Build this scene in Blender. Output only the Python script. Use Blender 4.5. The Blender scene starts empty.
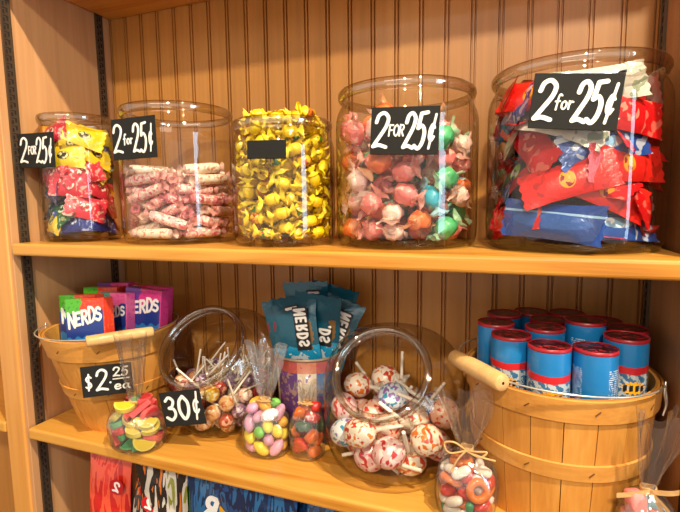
import bpy, bmesh, math, random
from mathutils import Vector, Matrix, Quaternion, Euler, noise
PI = math.pi
RND = random.Random(11)
COL = bpy.context.scene.collection
# ------------------------------------------------------------------ mesh builder
class MB:
    def __init__(s): s.v = []; s.f = []; s.m = []; s.sm = []
    def add(s, vs, fs, mi=0, smooth=True, M=None):
        b = len(s.v)
        s.v += [tuple(M @ Vector(p)) if M is not None else tuple(p) for p in vs]
        for f in fs:
            s.f.append([b + i for i in f]); s.m.append(mi); s.sm.append(smooth)
        return s
    def grid(s, rows, mi=0, closed=False, smooth=True, M=None, flip=False):
        n = len(rows[0]); vs = [p for r in rows for p in r]; fs = []
        for i in range(len(rows) - 1):
            for j in range(n if closed else n - 1):
                k = (j + 1) % n
                q = [i*n + j, i*n + k, (i+1)*n + k, (i+1)*n + j]
                fs.append(q[::-1] if flip else q)
        return s.add(vs, fs, mi, smooth, M)
    def lathe(s, prof, n=32, mi=0, M=None, smooth=True, a0=0.0, a1=2*PI):
        full = abs(a1 - a0 - 2*PI) < 1e-6
        k = n if full else n + 1
        rows = []
        for r, z in prof:
            rows.append([(max(r, 1e-5)*math.cos(a0 + (a1-a0)*j/n), max(r, 1e-5)*math.sin(a0 + (a1-a0)*j/n), z) for j in range(k)])
        return s.grid(rows, mi, full, smooth, M)
    def tube(s, pts, r, n=8, mi=0, M=None, caps=True, closed=False):
        pts = [Vector(p) for p in pts]; rs = r if isinstance(r, (list, tuple)) else [r]*len(pts)
        rows = []; up = None
        for i, p in enumerate(pts):
            a = pts[(i-1) % len(pts)] if closed else pts[max(i-1, 0)]
            b = pts[(i+1) % len(pts)] if closed else pts[min(i+1, len(pts)-1)]
            t = (b - a).normalized()
            if up is None:
                up = t.orthogonal().normalized()
            up = (up - t*up.dot(t))
            up = up.normalized() if up.length > 1e-6 else t.orthogonal().normalized()
            w = t.cross(up)
            rows.append([tuple(p + rs[i]*(math.cos(2*PI*j/n)*up + math.sin(2*PI*j/n)*w)) for j in range(n)])
        if closed: rows.append(rows[0])
        s.grid(rows, mi, True, True, M)
        if caps and not closed:
            s.add(rows[0], [list(range(n))[::-1]], mi, False, M); s.add(rows[-1], [list(range(n))], mi, False, M)
        return s
    def box(s, c, d, mi=0, M=None):
        x, y, z = c; a, b, h = d[0]/2, d[1]/2, d[2]/2
        vs = [(x+i*a, y+j*b, z+k*h) for k in (-1, 1) for j in (-1, 1) for i in (-1, 1)]
        return s.add(vs, [[0,2,3,1],[4,5,7,6],[0,1,5,4],[2,6,7,3],[0,4,6,2],[1,3,7,5]], mi, False, M)
    def rbox(s, c, d, r, seg=2, mi=0, M=None, smooth=True):
        bm = bmesh.new(); bmesh.ops.create_cube(bm, size=1)
        for v in bm.verts: v.co = Vector((v.co.x*d[0], v.co.y*d[1], v.co.z*d[2]))
        bmesh.ops.bevel(bm, geom=bm.edges[:], offset=r, segments=seg, profile=.5, affect='EDGES')
        bm.verts.index_update()
        vs = [(v.co.x+c[0], v.co.y+c[1], v.co.z+c[2]) for v in bm.verts]; fs = [[v.index for v in f.verts] for f in bm.faces]
        bm.free(); return s.add(vs, fs, mi, smooth, M)
    def ellipsoid(s, c, r, nu=14, nv=9, mi=0, M=None, fn=None, p=1.0):
        rows = []
        for i in range(nv + 1):
            th = PI*i/nv; row = []
            for j in range(nu):
                ph = 2*PI*j/nu
                d = Vector((math.sin(th)*math.cos(ph), math.sin(th)*math.sin(ph), -math.cos(th)))
                if p != 1.0: d = Vector([math.copysign(abs(q)**p, q) for q in d])
                k = fn(d) if fn else 1.0
                row.append((c[0]+d.x*r[0]*k, c[1]+d.y*r[1]*k, c[2]+d.z*r[2]*k))
            rows.append(row)
        return s.grid(rows, mi, True, True, M)
    def mesh(s, name, mats):
        me = bpy.data.meshes.new(name); me.from_pydata(s.v, [], s.f)
        for m in mats: me.materials.append(m)
        me.polygons.foreach_set('material_index', s.m); me.polygons.foreach_set('use_smooth', s.sm)
        me.update(); return me
    def build(s, name, mats, parent=None, loc=None, rot=None):
        if not isinstance(mats, (list, tuple)): mats = [mats]
        return link(name, s.mesh(name, mats), parent, loc, rot)
def link(name, data, parent=None, loc=None, rot=None):
    o = bpy.data.objects.new(name, data); COL.objects.link(o)
    if parent is not None: o.parent = parent
    if loc is not None: o.location = loc
    if rot is not None: o.rotation_euler = rot
    return o
def empty(name, loc=(0, 0, 0), rot=(0, 0, 0)):
    o = link(name, None, None, loc, rot); o.empty_display_size = .02; return o
def tag(o, label, cat, group=None, kind=None):
    if label: o['label'] = label
    if cat: o['category'] = cat
    if group: o['group'] = group
    if kind: o['kind'] = kind
    return o
def copy_tree(o, parent=None):
    c = o.copy(); COL.objects.link(c)
    if parent is not None: c.parent = parent
    for ch in list(o.children): copy_tree(ch, c)
    return c
def catmull(pts, k=5):
    if len(pts) < 3: return [Vector(p) for p in pts]
    P = [Vector(p) for p in pts]; P = [2*P[0]-P[1]] + P + [2*P[-1]-P[-2]]; out = []
    for i in range(1, len(P) - 2):
        a, b, c, d = P[i-1:i+3]
        for j in range(k):
            t = j/k
            out.append(.5*((2*b) + (c-a)*t + (2*a-5*b+4*c-d)*t*t + (3*b-a-3*c+d)*t**3))
    out.append(P[-2]); return out
# ------------------------------------------------------------------ candy shapes (long axis x)
def packet_mb(l, w, t, seed=0, crimp=.12, nx=14, ny=8):
    """pillow pack: bulged centre, flat zigzag-crimped ends; material 0"""
    rr = random.Random(seed); mb = MB()
    def surf(sgn):
        rows = []
        for i in range(nx + 1):
            u = i/nx; x = (u-.5)*l; row = []
            e = min(u, 1-u)/crimp; b = 0 if e <= 1 else min(1, (e-1)/1.6)
            b = math.sin(b*PI/2)
            for j in range(ny + 1):
                q = j/ny*2-1
                bul = b*(1-abs(q)**2.6)
                wr = .0008*noise.noise((x*90+seed, q*3, sgn*2))*b
                zig = (.0006 if i % 2 else -.0006) if (u < crimp or u > 1-crimp) else 0
                wy = w/2*(1-.07*b)
                row.append((x + (.0012*(-1)**j if i in (0, nx) else 0), q*wy, sgn*(t/2*bul+.0003) + wr + zig))
            rows.append(row)
        return rows
    bend = rr.uniform(-3, 3); tw = rr.uniform(-.25, .25)
    def tr(rows):
        out = []
        for r in rows:
            o = []
            for x, y, z in r:
                a = tw*x/l; y2 = y*math.cos(a)-z*math.sin(a); z2 = y*math.sin(a)+z*math.cos(a)
                o.append((x, y2, z2 + bend*x*x))
            out.append(o)
        return out
    mb.grid(tr(surf(1)), 0); mb.grid(tr(surf(-1)), 0, flip=True)
    return mb
def roll_mb(seed=0, l=.074, r=.0082):
    """tablet roll in clear-ended twist wrapper: body mat 0, twisted ends mat 1"""
    mb = MB(); n = 14; b = l*.38
    rows = []
    for i in range(9):
        x = -b + 2*b*i/8
        rr = r*(.86 if i in (0, 8) else 1)
        rows.append([(x, rr*math.cos(2*PI*j/n), rr*math.sin(2*PI*j/n)) for j in range(n)])
    mb.grid(rows, 0, True, flip=True)
    for s in (-1, 1):
        rows = []
        for x, q, fl in ((b, .86, 0), (b+.0015, .45, 0), (b+.003, .25, .1), (b+.006, .75, .5), (l/2, 1.05, .75)):
            row = []
            for j in range(n):
                a = 2*PI*j/n + seed
                rr = r*q*(1+.22*fl*math.sin(a*5+seed))
                row.append((s*x, rr*math.cos(a)*(1-fl*.35), rr*math.sin(a)))
            rows.append(row)
        mb.grid(rows, 1, True, flip=s > 0)
        mb.add([(s*b, r*.84*math.cos(2*PI*j/n), r*.84*math.sin(2*PI*j/n)) for j in range(n)], [list(range(n))], 1, False)
    return mb
def twist_mb(seed, l, r, fan=1.0, ry=1.0, lump=.12, rx=None, n=14):
    """wrapped chew: lumpy body mat 0, pleated fan ends mat 1"""
    rr = random.Random(seed); mb = MB(); rx = rx or r*1.25
    mb.ellipsoid((0, 0, 0), (rx, r*ry, r), n, 9, 0, p=.8,
                 fn=lambda d: 1 + lump*noise.noise((d.x*2+seed*3.1, d.y*2.2, d.z*2.2)))
    for s in (-1, 1):
        rot = rr.uniform(0, PI); rows = []; L = l/2
        for k, q, fl in ((.0, .75, 0), (.25, .3, .2), (.42, .24, .5), (.7, .75, .8), (1.0, 1.15, 1.0)):
            x = rx*.8 + (L-rx*.8)*k; row = []
            for j in range(n):
                a = 2*PI*j/n
                w = r*q*fan*(1 + .18*fl*math.sin(3*a+seed))
                y = w*math.cos(a); z = w*math.sin(a)*(1-.8*fl)
                z += fl*r*.22*math.sin(y/(r*fan)*5+seed)
                y, z = y*math.cos(rot)-z*math.sin(rot), y*math.sin(rot)+z*math.cos(rot)
                row.append((s*(x + fl*.0012*math.sin(4*a)), y, z))
            rows.append(row)
        mb.grid(rows, 1, True, flip=s > 0)
    return mb
def lolly_mbs(seed, r, sl, sr, flat=1.0, skirt=1.0):
    """head centred at origin, stick along -x. returns (head mb, stick mb)"""
    h = MB()
    h.ellipsoid((0, 0, 0), (r, r, r*flat), 18, 12, 0, fn=lambda d: 1 + .035*noise.noise((d.x*3+seed, d.y*3, d.z*3)))
    n = 14; rows = []
    for x, q, fl in ((-r*.8, .62, 0), (-r*1.02, .3, .3), (-r*1.18, .22, .6), (-r*1.45, .5, 1), (-r*1.75, .66, 1)):
        rows.append([(x + fl*r*.08*math.sin(4*2*PI*j/n+seed), r*q*skirt*(1+.28*fl*math.sin(10*PI*j/n+seed))*math.cos(2*PI*j/n),
                      r*q*skirt*(1+.28*fl*math.sin(10*PI*j/n+seed))*math.sin(2*PI*j/n)) for j in range(n)])
    h.grid(rows, 1, True)
    s = MB(); s.tube([(-r*.6, 0, 0), (-r-sl*.5, 0, 0), (-r-sl, 0, 0)], sr, 8)
    return h, s
def almond_mb(seed):
    mb = MB(); mb.ellipsoid((0, 0, 0), (.0146, .0092, .0082), 14, 9, 0, fn=lambda d: 1+.09*d.x+.03*noise.noise((d.x*2+seed, d.y*2, d.z*2)))
    return mb
def slice_mb(seed):
    """sugared half-round fruit jelly slice: face mat 0, rind mat 1"""
    mb = MB(); r, t, n = .0175, .0085, 12
    for rad, mi in ((r*.84, 0), (r, 1)):
        tt = t if mi == 0 else t*.92
        pts = [(rad*math.cos(PI*k/n), rad*math.sin(PI*k/n)-.006) for k in range(n+1)]
        m = len(pts)
        vs = [(x, y, -tt/2) for x, y in pts] + [(x, y, tt/2) for x, y in pts]
        fs = [list(range(m))[::-1], list(range(m, 2*m))] + [[i, (i+1) % m, m+(i+1) % m, m+i] for i in range(m)]
        mb.add(vs, fs, mi, False)
    return mb
def pill_mb(seed, l=.024, r=.0065):
    mb = MB(); mb.ellipsoid((0, 0, 0), (l/2, r, r*.9), 14, 10, 0, p=.75, fn=lambda d: 1+.06*noise.noise((d.x*2+seed, d.y*2, d.z*2)))
    return mb
def ring_mb(seed, R=.0105, r=.0048):
    mb = MB(); mb.tube([(R*math.cos(2*PI*i/16), R*math.sin(2*PI*i/16), 0) for i in range(16)], r, 8, closed=True); return mb
def chunk_mb(seed, r=.0125):
    mb = MB(); mb.ellipsoid((0, 0, 0), (r*1.25, r*.9, r*.8), 14, 9, 0, p=.65, fn=lambda d: 1+.18*noise.noise((d.x*2.5+seed*1.7, d.y*2.5, d.z*2.5)))
    return mb
# ------------------------------------------------------------------ glass shapes
def jar_profiles(R, H):
    """outer wall (bottom centre up to the lip) and inner wall of a straight wide-mouth jar"""
    out = [(0, .0015), (R*.6, .001), (R*.86, 0), (R*.93, .0015), (R*.975, .006), (R*.992, .014), (R, .03), (R, H-.05), (R*.995, H-.04), (R*.975, H-.031), (R*.94, H-.024), (R*.915, H-.02), (R*.91, H-.014)]
    lip = [(R*.91, H-.014), (R*.945, H-.0125), (R*.965, H-.008), (R*.962, H-.003), (R*.94, H), (R*.915, H-.0005), (R*.895, H-.004)]
    inn = [(R*.895, H-.004), (R*.885, H-.018), (R*.905, H-.025), (R*.94, H-.033), (R-.004, H-.046), (R-.0035, .03), (R-.006, .014), (R*.9, .009), (R*.6, .008), (0, .008)]
    return out, lip, inn
TILT = math.radians(47)                                   # mouth axis: from straight up towards the room
FB_N = Vector((0, -math.sin(TILT), math.cos(TILT)))
def fb_radius(d, R, H):
    """distance from the belly's centre to its wall in direction d: a boxy upright drum"""
    p = 3.0 if d.z > 0 else 3.6
    return ((math.hypot(d.x, d.y)/R)**p + (abs(d.z)/H)**p)**(-1/p)
def fb_rows(R, rm, sink, n=64, off=0.0):
    """fishbowl jar: drum body, round mouth tilted towards the room; flat foot at z=0"""
    Q = Vector((0, 0, 1)).rotation_difference(FB_N).to_matrix(); c = Vector((0, 0, sink)); H = sink*1.05
    hm = R*.80; tm = math.atan2(rm, hm); rows = []
    for i in range(27):
        th = PI + (tm*1.06 - PI)*i/26; row = []
        for j in range(n):
            a = 2*PI*j/n; d = Q @ Vector((math.sin(th)*math.cos(a), math.sin(th)*math.sin(a), math.cos(th)))
            k = max(0.0, min(1.0, (tm*2.0-th)/(tm*.94))); k = k*k*(3-2*k)
            p = d*(fb_radius(d, R, H) - off); q = d*(hm/math.cos(tm) - off)
            p = c + p.lerp(q, k if th < tm*2 else 0)
            if p.z < off + .012: p.z = off + .012*math.exp((p.z - off - .012)/.012)
            row.append(tuple(p))
        rows.append(row)
    for r, h in ((rm*.97 - off, hm + R*.03), (rm*.97 - off, hm + R*.08)):
        rows.append([tuple(c + Q @ Vector((r*math.cos(2*PI*j/n), r*math.sin(2*PI*j/n), h))) for j in range(n)])
    return rows, Q.to_4x4(), c, hm + R*.08
JARS = {   # centre x, y, radius, height
    'J1': (-.2590, -.153, .0635, .216), 'J2': (-.0525, -.137, .0925, .214), 'J3': (.146, -.146, .0765, .180),
    'J4': (.327, -.122, .0985, .212), 'J5': (.5390, -.122, .1025, .216)}
FB = {'F1': (-.003, -.104, .098, .071, .099), 'F2': (.311, -.133, .1035, .064, .100)}
ZU, ZL, ZT, ZB = 1.311, .984, 1.753, .657               # shelf surfaces: upper, lower, underside of top, next below
YF = -.244
KINDS = {}
def kinds():
    """all poured candies: kind -> (collision meshes, count, container)"""
    return {
     'chew':   [('J1', packet_mb(.064, .041, .0125, s), 9) for s in range(6)],
     'roll':   [('J2', roll_mb(s), 23) for s in range(4)],
     'yell':   [('J3', twist_mb(s, .038, .0078, 1.45), 42) for s in range(5)],
     'taffy':  [('J4', twist_mb(s+20, .050, .0118, 1.12, 1.1, .32, .0150), 21) for s in range(7)],
     'bar':    [('J5', packet_mb(.100, .042, .012, s+40), 13) for s in range(9)] + [('J5', packet_mb(.108, .044, .013, 77), 6)],
    }
# ------------------------------------------------------------------ cellophane bags
def bag_profile(rx, ry, h):
    """(scale 0..1 of the bag's radius, z) from the bottom to the tied neck"""
    return [(0, 0), (.6, 0), (.85, .002), (.95, .007), (1.0, h*.22), (1.02, h*.42), (1.0, h*.58), (.9, h*.74), (.7, h*.86), (.42, h*.95), (.2, h)]
def bag_ring(r, z, rx, ry, n, wob):
    row = []
    for j in range(n):
        a = 2*PI*j/n; c, s = math.cos(a), math.sin(a)
        k = r*(1 + (wob(a, z) if wob else 0))
        row.append((rx*k*math.copysign(abs(c)**.85, c), ry*k*math.copysign(abs(s)**.85, s), z))
    return row
def _slices(): return [(slice_mb(s), 13) for s in range(3)]
def _almonds(): return [(almond_mb(s), 7) for s in range(6)]
def _gummy(): return [(pill_mb(1), 14), (pill_mb(2, .026, .006), 9), (pill_mb(3, .022, .0075), 8), (ring_mb(4), 6), (pill_mb(5, .014, .005), 3)]
def _red(): return [(chunk_mb(s, .0095), 7) for s in range(4)]
def _rb(): return [(chunk_mb(s+10, .0112), 8) for s in range(4)]
BAGS = {'B1': (.047, .035, .076, _slices), 'B2': (.038, .030, .085, _almonds), 'B3': (.027, .026, .085, _red), 'B4': (.037, .033, .085, _gummy), 'B5': (.028, .028, .080, _rb)}
# resting poses of the poured candies, settled beforehand by dropping them in:
# for each candy nine numbers: kind, index, x y z (tenths of a millimetre), quaternion w x y z (thousandths)
POSES = {
    'J1': [
        4,0,411,-34,344,647,388,422,503, 4,1,186,404,334,173,116,498,842, 5,2,-193,350,280,-239,-108,461,848, 4,3,-444,-9,347,-612,-395,444,522,
        3,4,-175,-422,342,-797,-566,87,195, 0,5,170,-355,359,-738,-634,-117,-200, 2,6,370,263,567,358,283,540,707, 3,7,49,377,608,243,-74,483,838,
        4,9,-419,-176,549,-711,-445,313,445, 2,10,-2,-378,531,-819,-434,-173,333, 5,11,389,-271,580,-723,-522,-366,-265, 5,12,375,44,913,639,304,506,493,
        2,13,144,343,898,242,57,530,811, 2,14,-211,312,953,-284,-137,605,731, 2,15,-426,0,970,-574,-359,308,669, 2,16,-180,-392,896,-718,-643,55,259,
        2,17,210,-393,971,-731,-639,-183,-158, 3,18,333,176,1253,304,376,446,753, 5,19,-8,430,1288,237,-188,569,765, 5,21,-348,-267,1249,-708,-493,166,477,
        4,22,-62,-442,1189,-760,-586,222,-173, 5,23,355,-255,1176,-604,-632,-212,-436, 4,24,410,-30,1495,706,326,472,416, 2,25,151,375,1547,37,213,615,759,
        2,27,-433,-60,1573,-515,-541,392,537, 0,28,-230,-352,1542,-849,-413,322,-71, 1,29,171,-419,1455,-761,-619,-119,-151, 2,31,8,376,1856,-90,68,525,844,
        1,32,-367,152,1800,-251,-465,405,746, 2,33,-389,-184,1865,-633,-476,195,578, 2,34,-34,-433,1848,-813,-562,116,-103, 2,35,383,-203,1785,-780,-414,-360,-299,
        4,36,92,133,154,886,14,-3,-463, 0,37,-23,-161,1442,85,-100,-900,-416,],
    'J2': [
        3,0,236,386,169,758,367,230,488, 2,1,-224,30,169,100,989,-112,-12, 1,2,-87,592,172,844,-485,-118,194, 3,3,44,-698,174,432,-901,-30,16,
        3,4,574,-246,170,678,-559,-306,366, 3,5,-348,-385,170,474,878,-54,-34, 0,7,288,-674,374,964,-64,151,208, 2,8,378,285,169,526,-658,-425,332,
        3,9,-360,238,168,620,777,-85,-73, 3,11,-199,-560,238,568,-816,-38,-101, 3,12,505,226,258,634,-432,-496,407, 0,13,-452,-162,170,990,1,6,-144,
        0,14,297,401,333,486,590,488,423, 3,15,-328,-515,379,638,-652,211,-351, 1,16,493,-44,350,402,914,54,-19, 0,17,-482,-102,337,651,-756,42,51,
        0,19,255,-293,305,403,-893,146,-137, 3,20,462,-212,404,434,888,41,-146, 1,21,-501,56,396,323,-912,58,-247, 0,23,236,-435,401,502,845,-181,37,
        2,24,714,149,500,631,-32,-5,775, 2,25,-297,-194,455,874,-480,-9,82, 0,27,163,-548,498,920,347,-164,-84, 3,28,543,66,506,260,-530,-694,412,
        2,29,-732,-86,564,659,-97,215,714, 1,30,74,596,474,501,812,27,297, 3,31,182,-347,552,743,669,18,25, 2,32,189,304,490,686,558,275,378,
        3,35,394,-437,714,404,-735,-480,257, 2,36,302,132,625,222,504,693,465, 2,39,-497,-541,449,181,903,-374,112, 2,40,672,-214,690,344,-730,-518,284,
        1,43,187,-290,720,682,70,311,659, 3,44,454,215,759,414,790,429,143, 1,46,264,577,720,673,-699,239,38, 2,47,-271,-247,610,541,-806,-207,123,
        1,48,548,-356,848,662,525,333,418, 2,49,-279,-69,686,448,-866,-117,-189, 3,50,351,349,812,804,-394,-192,402, 2,51,-361,-522,703,813,-519,264,-8,
        1,52,532,43,798,657,607,396,206, 1,53,-560,-110,809,438,-798,394,-124, 2,55,49,-491,690,539,-544,546,-340, 3,56,431,238,923,620,-662,-262,330,
        0,57,-455,20,867,641,-646,346,-227, 0,58,16,145,911,311,-419,516,-680, 1,59,-31,-722,798,288,-946,-12,-144, 2,60,714,-150,1009,774,40,-22,631,
        1,62,-486,566,1005,457,-763,-421,-178, 1,63,-148,-501,863,652,-714,-214,138, 1,64,232,196,1055,655,-630,-244,339, 0,66,-283,438,1045,752,603,248,-90,
        1,67,-332,-507,1016,340,936,-94,6, 3,68,533,-134,973,530,-620,-398,420, 2,69,-530,-225,980,930,208,56,-299, 1,71,-71,-715,1023,355,932,-59,34,
        1,72,462,-40,1103,481,802,196,294, 3,73,-508,-38,1014,391,870,-267,-136, 2,74,60,545,1101,118,-938,-297,132, 2,75,144,-463,1035,864,-385,176,-272,
        3,76,652,-298,1172,810,234,91,530, 0,77,-355,-341,1173,923,-31,8,384, 3,78,237,423,1132,358,849,362,140, 2,80,464,184,1086,290,886,362,6,
        0,81,-459,-188,1171,375,828,372,189, 3,85,-492,38,1177,838,-356,-120,395,],
    'J3': [
        1,0,585,-93,184,463,277,-334,-773, 1,1,330,234,176,128,936,320,73, 2,2,-500,295,177,456,-174,304,-818, 2,3,-333,-314,172,980,45,19,194,
        3,4,6,-584,186,810,566,134,76, 0,5,171,26,282,338,579,97,-736, 0,6,-34,226,173,540,-690,387,-286, 0,7,-273,42,174,124,-301,895,-304,
        4,8,-21,-246,173,32,586,808,53, 2,9,480,93,175,425,161,-284,-844, 3,10,-260,-426,292,789,-249,-389,405, 1,11,212,414,220,29,313,-943,114,
        1,12,-315,249,249,926,-90,35,366, 2,13,-442,-252,328,49,821,481,-304, 3,14,348,-309,173,222,264,748,567, 1,15,-41,193,344,66,-950,-303,-36,
        4,16,-20,570,197,811,-583,-50,20, 0,17,-609,-29,264,585,-388,-578,417, 3,18,-140,-597,407,301,-953,26,6, 1,19,529,-229,356,64,884,443,134,
        3,20,240,-164,310,585,775,203,127, 1,21,373,332,343,257,50,-240,-935, 4,23,-307,-96,393,383,69,-858,-334, 3,24,223,-437,268,130,-111,-711,682,
        2,25,38,-407,421,940,-176,-224,-187, 3,26,198,306,496,583,25,316,749, 1,27,-508,-27,421,379,250,-854,-254, 2,28,252,-573,474,84,225,-531,-812,
        4,29,530,59,551,572,174,-487,637, 4,30,411,173,467,426,-499,-743,-134, 2,31,293,554,384,14,-290,-738,610, 0,32,-401,248,422,57,-498,-809,307,
        4,33,-37,-146,389,398,823,405,4, 3,34,118,-612,667,147,-975,-105,-130, 2,35,589,217,484,640,80,-631,431, 3,37,-538,-274,743,832,298,-364,-294,
        2,38,-238,-448,509,78,130,958,-242, 4,39,400,-338,508,373,208,889,166, 0,40,-128,-13,502,229,-7,-342,-912, 0,41,327,448,656,393,-859,253,-209,
        4,42,-78,223,531,829,-534,-46,158, 0,43,-406,-296,583,254,130,-308,-907, 3,44,-5,-295,567,659,615,428,64, 1,45,183,-27,535,869,94,181,-450,
        2,46,-21,511,531,48,-650,692,-310, 4,48,-603,162,546,347,-499,692,-390, 4,49,386,-56,594,238,481,200,820, 2,50,107,-77,698,873,462,-89,-130,
        2,51,94,462,713,25,-844,514,-152, 3,52,10,145,734,220,954,-79,186, 4,53,-327,-3,656,194,-182,-381,885, 2,54,286,-384,667,110,-964,104,-220,
        4,55,430,253,800,955,-159,50,244, 0,56,-160,421,673,846,387,-361,60, 0,58,591,-207,941,433,-619,118,645, 3,59,581,-161,632,140,-488,669,-543,
        3,60,42,-314,758,326,-184,-365,852, 1,61,296,541,832,484,837,-250,43, 0,62,-253,234,774,705,334,-302,-548, 4,63,-328,-487,787,599,266,740,-150,
        3,64,262,-540,883,434,-816,-226,307, 2,65,-30,25,906,427,297,77,-851, 4,67,-565,86,747,244,578,-724,-287, 1,68,-93,-493,808,303,329,862,239,
        2,69,375,-282,870,446,-77,478,753, 1,70,194,25,930,807,-210,-400,380, 1,71,528,10,796,658,569,339,357, 4,73,-391,-277,928,909,-373,50,-181,
        3,74,130,-296,922,227,443,852,162, 1,75,400,345,950,41,31,-527,-848, 2,77,-354,-163,789,94,-951,290,57, 1,78,-40,-504,1000,88,662,738,-97,
        2,79,400,-86,969,357,367,859,-6, 3,80,438,417,1157,893,-284,-192,-292, 2,82,-265,129,943,638,145,107,-748, 1,83,-559,-228,1152,470,438,-752,144,
        0,84,497,132,1001,159,-148,-428,-877, 2,85,-488,172,1031,740,411,-284,-452, 3,86,245,544,1263,373,867,-187,272, 1,87,-624,42,1033,36,712,99,694,
        1,88,-331,-515,1090,832,-434,124,-322, 4,89,-244,-113,978,150,18,-656,739, 3,90,138,-135,1057,62,175,750,635, 1,91,293,246,1162,89,231,968,-25,
        2,92,-166,166,1115,940,11,104,324, 0,93,-198,-302,1092,77,-995,28,55, 0,94,506,-338,1193,39,-892,-368,-260, 3,96,617,73,1151,257,-621,-737,-71,
        0,97,-81,-183,1246,84,310,-947,30, 2,98,-146,-509,1215,218,-136,-964,63, 1,99,300,-46,1216,928,354,73,-84, 4,101,281,243,1338,405,561,638,339,
        0,102,-430,254,1224,213,-931,261,-140, 3,103,-366,-221,1232,554,-322,111,-760, 4,104,162,-586,1193,421,441,-712,348, 0,105,31,80,1196,644,-755,-10,124,
        4,107,-579,211,1387,412,367,-137,-823, 0,108,214,-324,1145,351,-900,-191,-177, 0,109,554,25,1326,439,-560,654,-256, 3,110,470,303,1458,454,-348,-364,735,
        1,111,151,496,1444,416,408,621,524, 4,113,-501,-37,1275,760,-415,44,499, 2,114,90,-295,1272,97,-418,901,66, 4,115,24,35,1484,782,-172,599,27,
        0,117,-305,-66,1351,859,336,349,168, 4,118,-143,-415,1403,969,-167,19,181, 3,119,422,-442,1360,271,-848,-455,20, 0,120,271,-77,1421,19,-194,-105,-975,
        2,121,259,504,1630,76,222,446,864, 3,122,-120,197,1476,633,115,-389,659, 0,123,-479,-388,1439,449,-69,-439,775, 1,124,151,-347,1452,429,-82,-516,737,
        1,125,316,-240,1509,275,145,-835,454, 1,126,15,336,1499,748,-414,322,-406, 4,128,574,-91,1499,371,-520,768,47, 2,129,332,124,1532,468,-143,-33,871,
        4,130,-51,-336,1583,603,579,-334,-435, 1,131,-377,455,1475,248,652,-594,401, 3,132,-431,128,1490,31,410,-903,-124, 4,133,-174,-90,1475,780,-108,346,-510,
        4,134,-19,-609,1464,249,93,830,-491, 0,135,-272,-90,1670,10,-582,812,-49, 2,136,-55,442,1708,594,-236,253,-726, 3,137,-478,-86,1664,74,434,-774,455,
        1,138,-151,-530,1661,204,-425,150,869, 3,139,331,-437,1597,292,934,175,107, 2,140,-55,94,1760,850,178,100,486, 1,141,238,288,1662,10,195,957,-213,
        3,142,-405,210,1663,109,-55,498,-859, 2,143,-385,-340,1601,463,516,-721,-3, 1,144,394,2,1709,152,-51,-191,968, 2,146,-362,415,1765,870,-346,-126,329,
        4,147,-342,135,1818,93,312,-880,-345, 3,148,-151,-454,1853,24,143,-894,-423, 3,149,245,-163,1703,206,297,882,301, 0,150,-28,-279,1760,201,214,282,913,
        1,151,435,340,1773,300,-300,-898,122, 2,152,-408,-140,1861,12,24,-999,28, 2,154,193,-546,1764,88,144,-828,-535, 0,158,70,-166,1865,398,206,408,795,
        3,159,258,-41,1868,665,-699,251,-75, 4,169,514,-232,1862,794,126,201,560,],
    'J4': [
        0,0,631,32,222,735,251,272,568, 5,1,26,789,472,381,-562,-520,-519, 5,2,-622,-83,243,765,564,-210,-229, 1,3,-337,-487,227,455,-350,461,-677,
        4,4,-154,467,319,562,548,-112,609, 2,5,-268,711,225,260,-920,-291,28, 0,6,-672,-402,254,382,-236,-399,800, 6,7,620,-400,268,154,-417,828,343,
        0,8,328,260,218,45,-975,-211,-44, 2,9,208,587,213,970,-132,-67,195, 4,10,-585,372,225,793,5,84,-603, 3,11,-39,-540,216,141,648,-729,-170,
        4,12,-131,132,245,222,286,-178,-915, 2,13,-377,690,506,53,418,-691,-588, 5,14,-305,-312,481,209,-949,218,88, 6,15,223,-200,222,417,32,115,901,
        4,16,279,2,425,240,-959,136,60, 0,17,453,626,459,119,-366,-923,-10, 0,18,-395,158,396,720,-33,-407,562, 3,19,-17,-675,470,206,-681,694,107,
        1,20,-48,223,545,436,132,-72,-887, 0,21,-537,470,739,38,723,-608,-328, 0,22,-679,-86,542,600,-736,-141,281, 3,23,308,-571,372,825,18,-96,556,
        3,24,677,144,479,308,304,-901,-40, 2,25,288,352,476,154,-931,204,-259, 4,26,-734,276,506,617,41,112,-778, 1,27,367,-248,574,945,-308,-44,104,
        3,28,-590,-401,648,475,-836,-128,-245, 1,29,582,516,693,268,-793,537,106, 5,30,-297,-730,589,274,-340,22,899, 5,31,766,-178,676,580,315,-516,-546,
        4,32,211,40,705,198,-302,897,-255, 6,33,234,540,697,93,930,-134,329, 6,34,-352,-45,670,490,-810,321,-18, 1,35,166,-725,700,154,-34,-838,522,
        6,36,-252,340,728,510,-567,107,638, 2,37,-300,690,874,244,-897,-104,355, 5,38,-529,-597,897,538,60,-780,313, 6,39,454,-555,650,484,-117,-856,140,
        6,40,744,250,818,597,-628,479,-140, 1,41,97,663,910,333,368,-557,-665, 3,42,-44,140,837,811,236,133,519, 4,43,37,-347,741,880,310,-359,7,
        1,44,572,32,886,189,460,773,395, 4,45,-772,198,779,272,510,-612,-539, 6,46,-241,-366,841,678,-95,-302,663, 5,47,625,-464,910,788,165,-47,592,
        2,48,392,-188,989,642,-426,-556,312, 0,49,-112,663,1092,302,689,589,295, 6,50,-499,178,952,213,-713,-668,9, 5,51,132,-698,984,825,-460,48,-326,
        3,52,128,-48,1016,828,-20,-6,560, 2,53,-776,201,1112,606,491,479,404, 2,54,-593,-247,953,169,-924,137,-316, 5,55,570,-324,1179,201,294,-761,-542,
        0,56,-226,-30,1076,119,-402,864,-279, 4,57,436,612,1068,151,-288,-932,-161, 5,58,-721,-277,1182,110,-894,416,-126, 6,59,237,-572,1197,367,-348,-306,806,
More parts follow.
